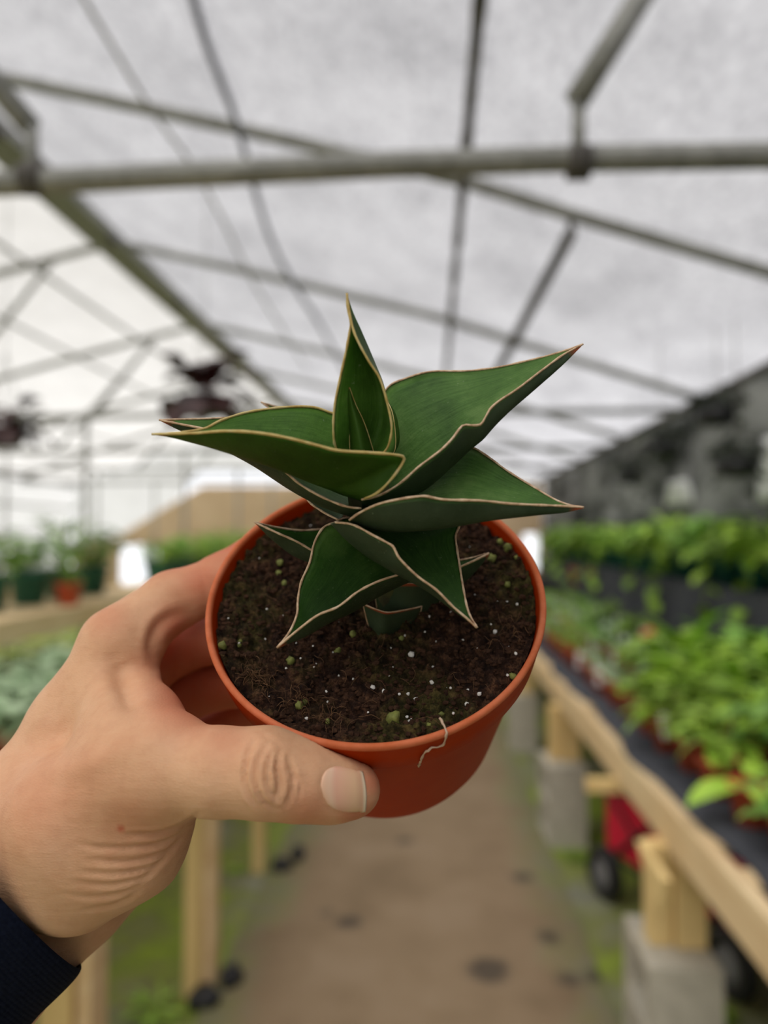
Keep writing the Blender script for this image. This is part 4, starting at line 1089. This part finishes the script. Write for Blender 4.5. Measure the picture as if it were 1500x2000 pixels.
# ---- foliage prototypes
def leaf_shape(mb, base_, dirv, upv, L, W, bend, fold=0.25, n=5):
    d = Vector(dirv).normalized(); side = d.cross(Vector(upv)); side = side.normalized() if side.length > 1e-4 else d.orthogonal(); u = side.cross(d).normalized()
    vs = []; p = Vector(base_)
    for i in range(n + 1):
        t = i / n; w = W * 0.5 * math.sin(math.pi * min(1, t * 0.92 + 0.06)) ** 0.8 if i < n else 0.001
        q = p + d * (L * t) - u * (bend * L * t * t) ; 
        vs += [q - side * w + u * (fold * w), q, q + side * w + u * (fold * w)]
    fs = []
    for i in range(n):
        a = 3 * i; fs += [(a, a + 1, a + 4, a + 3), (a + 1, a + 2, a + 5, a + 4)]
    mb.add(vs, fs)
def foliage(seed, n, h, spread, L, W, rise=0.6, trail=0, stems=True):
    rg = random.Random(seed); mb = MB()
    for i in range(n):
        a = rg.uniform(0, 6.28); rr = spread * math.sqrt(rg.random()); z = h * (0.25 + 0.75 * rg.random()) * (1 - 0.35 * (rr / spread) ** 2)
        b0 = Vector((rr * math.cos(a), rr * math.sin(a), z)); dz = rise * rg.uniform(-0.3, 1.0)
        dr = Vector((math.cos(a + rg.uniform(-1, 1)), math.sin(a + rg.uniform(-1, 1)), dz))
        if stems and i % 2 == 0: mb.tube([(rr * 0.3 * math.cos(a), rr * 0.3 * math.sin(a), 0), tuple(b0 * 0.6 + Vector((0, 0, z * 0.1))), tuple(b0)], 0.0025, 4)
        leaf_shape(mb, b0, dr, (0, 0, 1), L * rg.uniform(0.7, 1.2), W * rg.uniform(0.7, 1.2), rg.uniform(0.1, 0.6))
    for i in range(trail):
        a = rg.uniform(0, 6.28); P = []
        ll = rg.uniform(0.15, 0.35); ro = spread * 0.8
        for k in range(6):
            t = k / 5; P.append(Vector(((ro + 0.05 * t) * math.cos(a), (ro + 0.05 * t) * math.sin(a), h * 0.3 - ll * t * t)))
        mb.tube(P, 0.002, 4)
        for k in range(1, 6): leaf_shape(mb, P[k], (math.cos(a + k * 2), math.sin(a + k * 2), -0.4), (0, 0, 1), L, W, 0.3)
    me = bpy.data.meshes.new('foliage'); me.from_pydata(mb.v, [], mb.f); me.update(); me.polygons.foreach_set('use_smooth', [True] * len(me.polygons)); return me
def pot_mesh(r, h, seg=20):
    mb = MB().lathe([(0.001, 0), (r * 0.72, 0), (r * 0.95, h * 0.86), (r * 1.03, h * 0.86), (r * 1.05, h), (r * 0.98, h), (r * 0.93, h * 0.85), (0.001, h * 0.85)], seg)
    me = bpy.data.meshes.new('pot'); me.from_pydata(mb.v, [], mb.f); me.update(); me.polygons.foreach_set('use_smooth', [True] * len(me.polygons)); return me
def withmat(me, mat): m2 = me.copy(); m2.materials.clear(); m2.materials.append(mat); return m2
FB = [foliage(s, 64, 0.17, 0.11, 0.065, 0.042, 0.5, 0) for s in (1, 2, 3)]            # bushy, small leaves
FT = [foliage(s, 60, 0.16, 0.13, 0.075, 0.05, 0.4, 4) for s in (4, 5)]             # trailing
FH = [foliage(s, 26, 0.20, 0.08, 0.15, 0.075, 0.7) for s in (6, 7, 8)]               # broad leaves
FG = [foliage(s, 90, 0.10, 0.10, 0.045, 0.035, 0.3) for s in (9, 10)]               # low, silvery
FW = [foliage(s, 34, 0.26, 0.10, 0.12, 0.03, 1.2) for s in (11, 12)]              # grassy
FS = [[withmat(f, M[k]) for f in fl] for fl, k in ((FB, 'leaf_b'), (FT, 'leaf_a'), (FH, 'leaf_a'), (FG, 'leaf_g'), (FW, 'leaf_c'), (FB, 'leaf_a'), (FH, 'leaf_b'))]
PB = pot_mesh(0.10, 0.17); PS = pot_mesh(0.065, 0.11)
POTS = {('B', 'g'): withmat(PB, M['green_pot']), ('S', 'r'): withmat(PS, M['red_pot']), ('S', 'k'): withmat(PS, M['black_pot']), ('B', 'k'): withmat(PB, M['black_pot']), ('S', 'g'): withmat(PS, M['green_pot'])}
tg = MB().box((0, 0, 0.03), (0.032, 0.002, 0.085)); TAGM = bpy.data.meshes.new('tag'); TAGM.from_pydata(tg.v, [], tg.f); TAGM.materials.append(M['tagw'])
rgp = random.Random(21)
def potted(x, y, z, kind, potk, label, group, sc=1.0, tagp=False, name='potted_plant'):
    t = empty(name, (x, y, z), rgp.uniform(0, 6.28)); t.scale = (1, 1, 1)
    p = mobj('pot', POTS[potk], None, t, smooth=False); h = (0.17 if potk[0] == 'B' else 0.11)
    f = mobj('foliage', rgp.choice(FS[kind]), None, t, smooth=False); f.location = (0, 0, h * 0.8); k = sc * rgp.uniform(0.88, 1.15); f.scale = (k, k, k * rgp.uniform(0.95, 1.2))
    if tagp:
        g = mobj('plant_tag', TAGM, None, t, smooth=False); g.location = (-0.045, -0.045, h * 0.62); 
        t.rotation_euler = (0, 0, rgp.uniform(-0.4, 0.4)); g.rotation_euler = (rgp.uniform(-0.3, 0.1), rgp.uniform(-0.2, 0.2), 0)
    tag(t, label, 'potted plant', group); return t

def ordinal(n):
    base_ = ['', 'first', 'second', 'third', 'fourth', 'fifth', 'sixth', 'seventh', 'eighth', 'ninth', 'tenth', 'eleventh', 'twelfth', 'thirteenth', 'fourteenth', 'fifteenth', 'sixteenth', 'seventeenth', 'eighteenth', 'nineteenth']
    if n < 20: return base_[n]
    t_ = {2: 'twent', 3: 'thirt', 4: 'fort', 5: 'fift'}[n // 10]
    return t_ + 'ieth' if n % 10 == 0 else t_ + 'y-' + base_[n % 10]
# left shelf: green pots
y = 3.35; i = 0
while y < 12.3:
    if not (4.5 < y < 5.35):
        i += 1; kd = 4 if i % 7 == 3 else (0, 5, 0, 1)[i % 4]
        potted(-2.02, y, SH + 0.001, kd, ('B', 'g'), 'bushy plant in dark green pot, left shelf, %s from left picture edge' % ordinal(i), 'green pots on the left shelf', 1.35)
    y += 0.33 + rgp.uniform(0, 0.05)
# lime plant on the left shelf
potted(-1.815, 3.72, SH + 0.001, 4, ('S', 'r'), 'grassy lime-green plant in a small red pot, front edge of the left shelf', None, 0.5)
# left bench: silvery low plants in red pots, then green ones
for i in range(5):
    for j in range(3):
        potted(-1.30 - 0.20 * j, 2.62 + 0.19 * i, BT + 0.001, 3, ('S', 'r'), 'low silvery-green plant in red pot, left bench %s row, %s from near end' % (('front', 'middle', 'back')[j], ordinal(i + 1)), 'silvery plants on the left bench', 1.7)
y = 3.75; i = 0
while y < 11.8:
    i += 1
    for j in range(3):
        potted(-1.12 - 0.24 * j, y, BT + 0.001, rgp.choice((0, 5, 3)), ('S', 'k'), 'plant in black pot, left bench %s row, %s beyond silvery ones' % (('front', 'middle', 'back')[j], ordinal(i)), 'plants far down the left bench', 0.9)
    y += 0.30
# right shelf: long row of green pots with trailing plants
y = 4.1; i = 0
while y < 12.0:
    potted(1.88, y, SH + 0.041, (1, 5, 1, 0)[i % 4], ('B', 'g'), 'trailing plant in green pot, right shelf, %s from right picture edge' % ordinal(i + 1), 'green pots on the right shelf', 1.75, tagp=(i % 3 == 0))
    y += 0.36 + rgp.uniform(0, 0.04); i += 1
# right bench: rows of plants in small pots, red nearest the edge
ROWS = ('front row', 'second row', 'third row', 'back row')
for j in range(4):
    x0 = 0.86 + 0.215 * j; y = x0 * F / 690; i = 0
    while y < 8.6:
        if not (j == 0 and abs(y - 2.10) < 0.16):
            broad = y < 3.6 and j >= 1
            far = y > 4.2
            kd = rgp.choice((2, 6, 2)) if broad else rgp.choice((0, 5, 0, 3, 4) if y > 3 else (5, 0, 2))
            lab = ('broad-leaved plant in red pot, right bench %s, %s from near end' if broad else 'small leafy plant, right bench %s, %s from near end') % (ROWS[j], ordinal(i + 1))
            grp = 'broad-leaved plants on the right bench' if broad else 'small plants on the right bench'
            potted(x0 + rgp.uniform(-0.012, 0.012), y + rgp.uniform(-0.01, 0.01), BT + 0.008, kd, ('S', 'r' if (broad or j < 2) else 'k'), lab, grp, (1.15 if broad else 0.85 if y < 2.9 else 0.5 if (j == 0 or far) else 0.75), tagp=(rgp.random() < 0.5))
            i += 1
        y += 0.24
# empty black crates on the far part of the bench
cr = None
for i in range(7):
    if cr is None:
        mb = MB(); w_, l_, h_, t_ = 0.55, 0.38, 0.20, 0.012
        mb.box((0, 0, t_ / 2), (w_, l_, t_))
        for sx_, sy_, dx, dy in ((0, 1, w_, t_), (0, -1, w_, t_), (1, 0, t_, l_), (-1, 0, t_, l_)): mb.box((sx_ * (w_ - t_) / 2, sy_ * (l_ - t_) / 2, h_ / 2), (dx, dy, h_))
        mb.box((0, l_ / 2, h_ - 0.01), (w_ + 0.02, 0.02, 0.02)); mb.box((0, -l_ / 2, h_ - 0.01), (w_ + 0.02, 0.02, 0.02))
        cr = mb.build('crate', M['black_pot']); o = cr
    else: o = cr.copy(); COL.objects.link(o)
    o.location = (1.2, 9.0 + 0.46 * i, BT + 0.008)
    tag(o, 'empty black crate on the far right bench, %s from the last plants' % ordinal(i + 1), 'crate', 'crates on the far right bench')
# one big leafy plant leaning over the board
t = empty('potted_plant', (0.86, 2.10, BT + 0.008)); mobj('pot', POTS[('S', 'r')], None, t, smooth=False)
mb = MB(); leaf_shape(mb, (-0.02, 0, 0.10), (-1, -0.25, 0.1), (0, 0, 1), 0.17, 0.10, 0.35, n=8); leaf_shape(mb, (0.02, 0, 0.12), (0.6, -0.7, 0.5), (0, 0, 1), 0.17, 0.09, 0.5, n=8); leaf_shape(mb, (0.0, 0.02, 0.12), (0.6, 0.7, 0.4), (0, 0, 1), 0.15, 0.09, 0.6, n=8); leaf_shape(mb, (0, -0.02, 0.1), (-0.1, -1, 0.3), (0, 0, 1), 0.16, 0.09, 0.5, n=8)
mb.tube([(0, 0, 0.05), (-0.02, 0, 0.10)], 0.004, 6); mb.build('foliage', M['leaf_a'], t, True)
tag(t, 'plant in a red pot, one broad bright leaf hanging over the right bench board', 'potted plant')
# red bloom at mid bench, red pots under the shelf
for (px, py, yy, r, lab) in ((1266, 1243, 4.6, 0.045, 'single round red bloom rising among the plants on the right bench'),):
    q = up(px, py, yy); vs, fs = icov(r, 2, 5, 0.6); b0 = Vector((q.x, q.y, BT + 0.01))
    t = empty('flower', b0); MB().add([v + Vector((0, 0, q.z - b0.z)) for v in vs], fs).build('bloom', M['flower'], t, True)
    MB().tube([(0, 0, 0), (0.01, 0, (q.z - b0.z) * 0.5), (0, 0, q.z - b0.z)], 0.004, 6).build('stem', M['leaf_b'], t, True); tag(t, lab, 'flower')
for k, (px, py, yy) in enumerate(((1130, 1142, 9.2), (1168, 1150, 8.2))):
    q = up(px, py, yy); t = empty('hanging_pot', (q.x, q.y, q.z)); mobj('pot', POTS[('S', 'r')], None, t, smooth=False).scale = (1.7,) * 3
    MB().tube([(0, 0, 0.14), (0, 0, SH + 0.03 - q.z + 0.0)], 0.003, 5).build('hook', M['wire'], t); tag(t, ('small red pot hung below the right shelf, the farther of two', 'small red pot hung below the right shelf, the nearer of two')[k], 'pot')

# hanging baskets with burgundy leaves
def basket(px, py, y, sc, label, seed):
    q = up(px, py, y); t = empty('hanging_basket', q)
    MB().lathe([(0.001, -0.10 * sc), (0.09 * sc, -0.09 * sc), (0.13 * sc, 0), (0.12 * sc, 0), (0.001, -0.01)], 18).build('basket', M['black_pot'], t, True)
    rg = random.Random(seed); mb = MB()
    for i in range(38):
        a = rg.uniform(0, 6.28); el = rg.uniform(-0.5, 1.2); d = Vector((math.cos(a) * math.cos(el), math.sin(a) * math.cos(el), math.sin(el))); rr = rg.uniform(0.04, 0.20) * sc
        p = d * rr; mb.tube([(0, 0, 0), tuple(p)], 0.003, 4); leaf_shape(mb, p, d + Vector((0, 0, rg.uniform(-0.6, 0.2))), (0, 0, 1), 0.11 * sc, 0.14 * sc, 0.4)
    mb.build('foliage', M['leaf_r'], t, True)
    hx_ = MB(); top = EYE + roofh(q.x) - q.z - 0.02
    for a in (0, 2.1, 4.2): hx_.tube([(0.12 * sc * math.cos(a), 0.12 * sc * math.sin(a), 0), (0, 0, min(0.5, top))], 0.003, 4)
    hx_.tube([(0, 0, min(0.5, top)), (0, 0, top)], 0.003, 4); hx_.build('hanger', M['wire'], t)
    tag(t, label, 'hanging basket')
basket(400, 775, 4.7, 1.35, 'burgundy-leaved hanging basket against the bright left roof, above the left-pointing leaf', 5)
basket(8, 842, 4.6, 1.1, 'burgundy-leaved hanging basket cut by the left picture edge', 8)
for k, (px, py, y) in enumerate(((1290, 868, 5.2), (1400, 800, 4.6), (1230, 925, 6.8), (1440, 900, 4.4))):
    q = up(px, py, y); q.x = min(q.x, 2.02); t = empty('hanging_basket', q)
    MB().lathe([(0.001, -0.10), (0.09, -0.09), (0.13, 0), (0.12, 0), (0.001, -0.01)], 18).build('basket', M['black_pot'], t, True)
    f_ = mobj('foliage', withmat(FT[k % 2], M['leaf_d'] if 'leaf_d' in M else M.setdefault('leaf_d', simple('dull_dark_leaf', (0.06, 0.075, 0.05), (0.025, 0.03, 0.022), 8, 0.6))), None, t, smooth=False)
    MB().tube([(0, 0, 0), (0, 0, max(0.1, EYE + roofh(q.x) - q.z - 0.02))], 0.003, 4).build('hanger', M['wire'], t)
    tag(t, ('dull dark hanging basket under the right eave, left of the highest one', 'highest of the dull dark hanging baskets under the right eave', 'farthest dull dark hanging basket, low beside the right eave', 'dull dark hanging basket nearest the right picture edge')[k], 'hanging basket')
# whitish clear sheets rolled against the shade cloth
for k, (px, py, y, w, h) in enumerate(((1312, 962, 6.86, 0.62, 0.21), (1490, 915, 4.97, 0.5, 0.42))):
    q = up(px, py, y); q.x = 2.215; vs = []; fs = []
    for j in range(13):
        for i in range(7): vs.append((q.x + 0.03 * math.sin(j * 0.9 + i * 0.4) - 0.02 * i / 6, q.y - w / 2 * (1 - 0.4 * i / 6) + w * j / 12 * (1 - 0.4 * i / 6), q.z - h / 2 + h * i / 6))
    for j in range(12):
        for i in range(6): a = j * 7 + i; fs.append((a, a + 1, a + 8, a + 7))
    o = from_pv('plastic_sheet', vs, fs, M['white']); s = o.modifiers.new('t', 'SOLIDIFY'); s.thickness = 0.01
    tag(o, ('crumpled pale plastic sheet above the right shelf, left of the larger one', 'larger crumpled pale plastic sheet at the right picture edge above the shelf')[k], 'plastic sheet')

# red folding wagon under the right bench
c0 = Vector((1.13, 3.20, 0)); dirw = Vector((0.30, -0.78, 0)).normalized(); ang = math.atan2(dirw.y, dirw.x)
wg = empty('wagon', c0, ang); tag(wg, 'red fabric folding wagon with black wheels parked under the right bench', 'wagon')
L_, W_, H_ = 0.80, 0.42, 0.27
mb = MB()
for sx_, sy_, dx, dy in ((0, 1, L_, 0.01), (0, -1, L_, 0.01), (1, 0, 0.01, W_), (-1, 0, 0.01, W_)):
    mb.box((sx_ * L_ / 2, sy_ * W_ / 2, 0.215 + H_ / 2), (dx, dy, H_), bev=0.003)
mb.box((0, 0, 0.222), (L_, W_, 0.012)); mb.build('fabric_body', M['wagon'], wg)
mb = MB()
for sy_ in (1, -1):
    y_ = sy_ * (W_ / 2 + 0.012)
    mb.tube([(-L_ / 2, y_, 0.20), (L_ / 2, y_, 0.20)], 0.009, 6); mb.tube([(-L_ / 2, y_, 0.49), (L_ / 2, y_, 0.49)], 0.009, 6)
    mb.tube([(-L_ / 2, y_, 0.15), (0, y_, 0.49)], 0.010, 6); mb.tube([(0, y_, 0.2), (-L_ / 2, y_, 0.49)], 0.008, 6); mb.tube([(L_ / 2, y_, 0.15), (0, y_, 0.49)], 0.010, 6)
mb.build('frame', M['black_pot'], wg, True)
for sx_ in (1, -1):
    for sy_ in (1, -1):
        cx, cy = sx_ * (L_ / 2 - 0.02), sy_ * (W_ / 2 + 0.03); wv_ = []
        MMt = Matrix.Translation((cx, cy, 0.115)) @ Matrix.Rotation(math.pi / 2, 4, 'X')
        w1 = MB().lathe([(0.070, -0.028), (0.098, -0.028), (0.112, -0.016), (0.114, 0), (0.112, 0.016), (0.098, 0.028), (0.070, 0.028), (0.070, -0.028)], 28, MMt).build('wheel', M['black_pot'], wg, True)
        h = MB().lathe([(0.001, -0.02), (0.03, -0.022), (0.068, -0.012), (0.071, 0), (0.068, 0.012), (0.03, 0.022), (0.001, 0.02)], 20, MMt).build('hub', M['rim'], w1, True)
mb = MB().tube([(L_ / 2, 0, 0.2), (L_ / 2 + 0.12, 0, 0.30), (L_ / 2 + 0.14, 0, 0.42)], 0.009, 6); mb.build('pull_handle', M['black_pot'], wg, True)

# weeds and white things by the path
for k, (px, py, sc) in enumerate(((1390, 1985, 0.5), (300, 1985, 0.6), (460, 1700, 0.35), (1130, 1680, 0.45))):
    d = ROT @ Vector(((px - 750) / F, -(py - 1000) / F, -1)); q = CAM + d * (-EYE / d.z)
    o = mobj('weed', FS[4 if k in (1, 3) else 5][0], None, None, (q.x, q.y, -0.01), smooth=False); o.scale = (sc, sc, sc * 0.45)
    tag(o, ('small green weed at the foot of the nearest concrete block', 'low weed on the mossy ground left of the nearest left post', 'low weed between the two farther left posts', 'low lime weed on the path edge beside the second concrete block')[k], 'weed')

# ------------------------------------------------------------------ put each single-mesh thing's origin at its base
bpy.context.view_layer.update()
for o in list(SC.objects):
    if o.type == 'MESH' and o.parent is None and 'category' in o and o.data.users == 1 and o.location.length < 1e-6 and len(o.data.vertices):
        co = np.zeros(len(o.data.vertices) * 3, np.float32); o.data.vertices.foreach_get('co', co); co = co.reshape(-1, 3)
        c_ = np.array([(co[:, 0].min() + co[:, 0].max()) / 2, (co[:, 1].min() + co[:, 1].max()) / 2, co[:, 2].min()])
        o.data.vertices.foreach_set('co', (co - c_).ravel()); o.data.update(); o.location = tuple(c_)
        for ch in o.children: ch.location = Vector(ch.location) - Vector(c_)
print('objects', len(SC.objects))
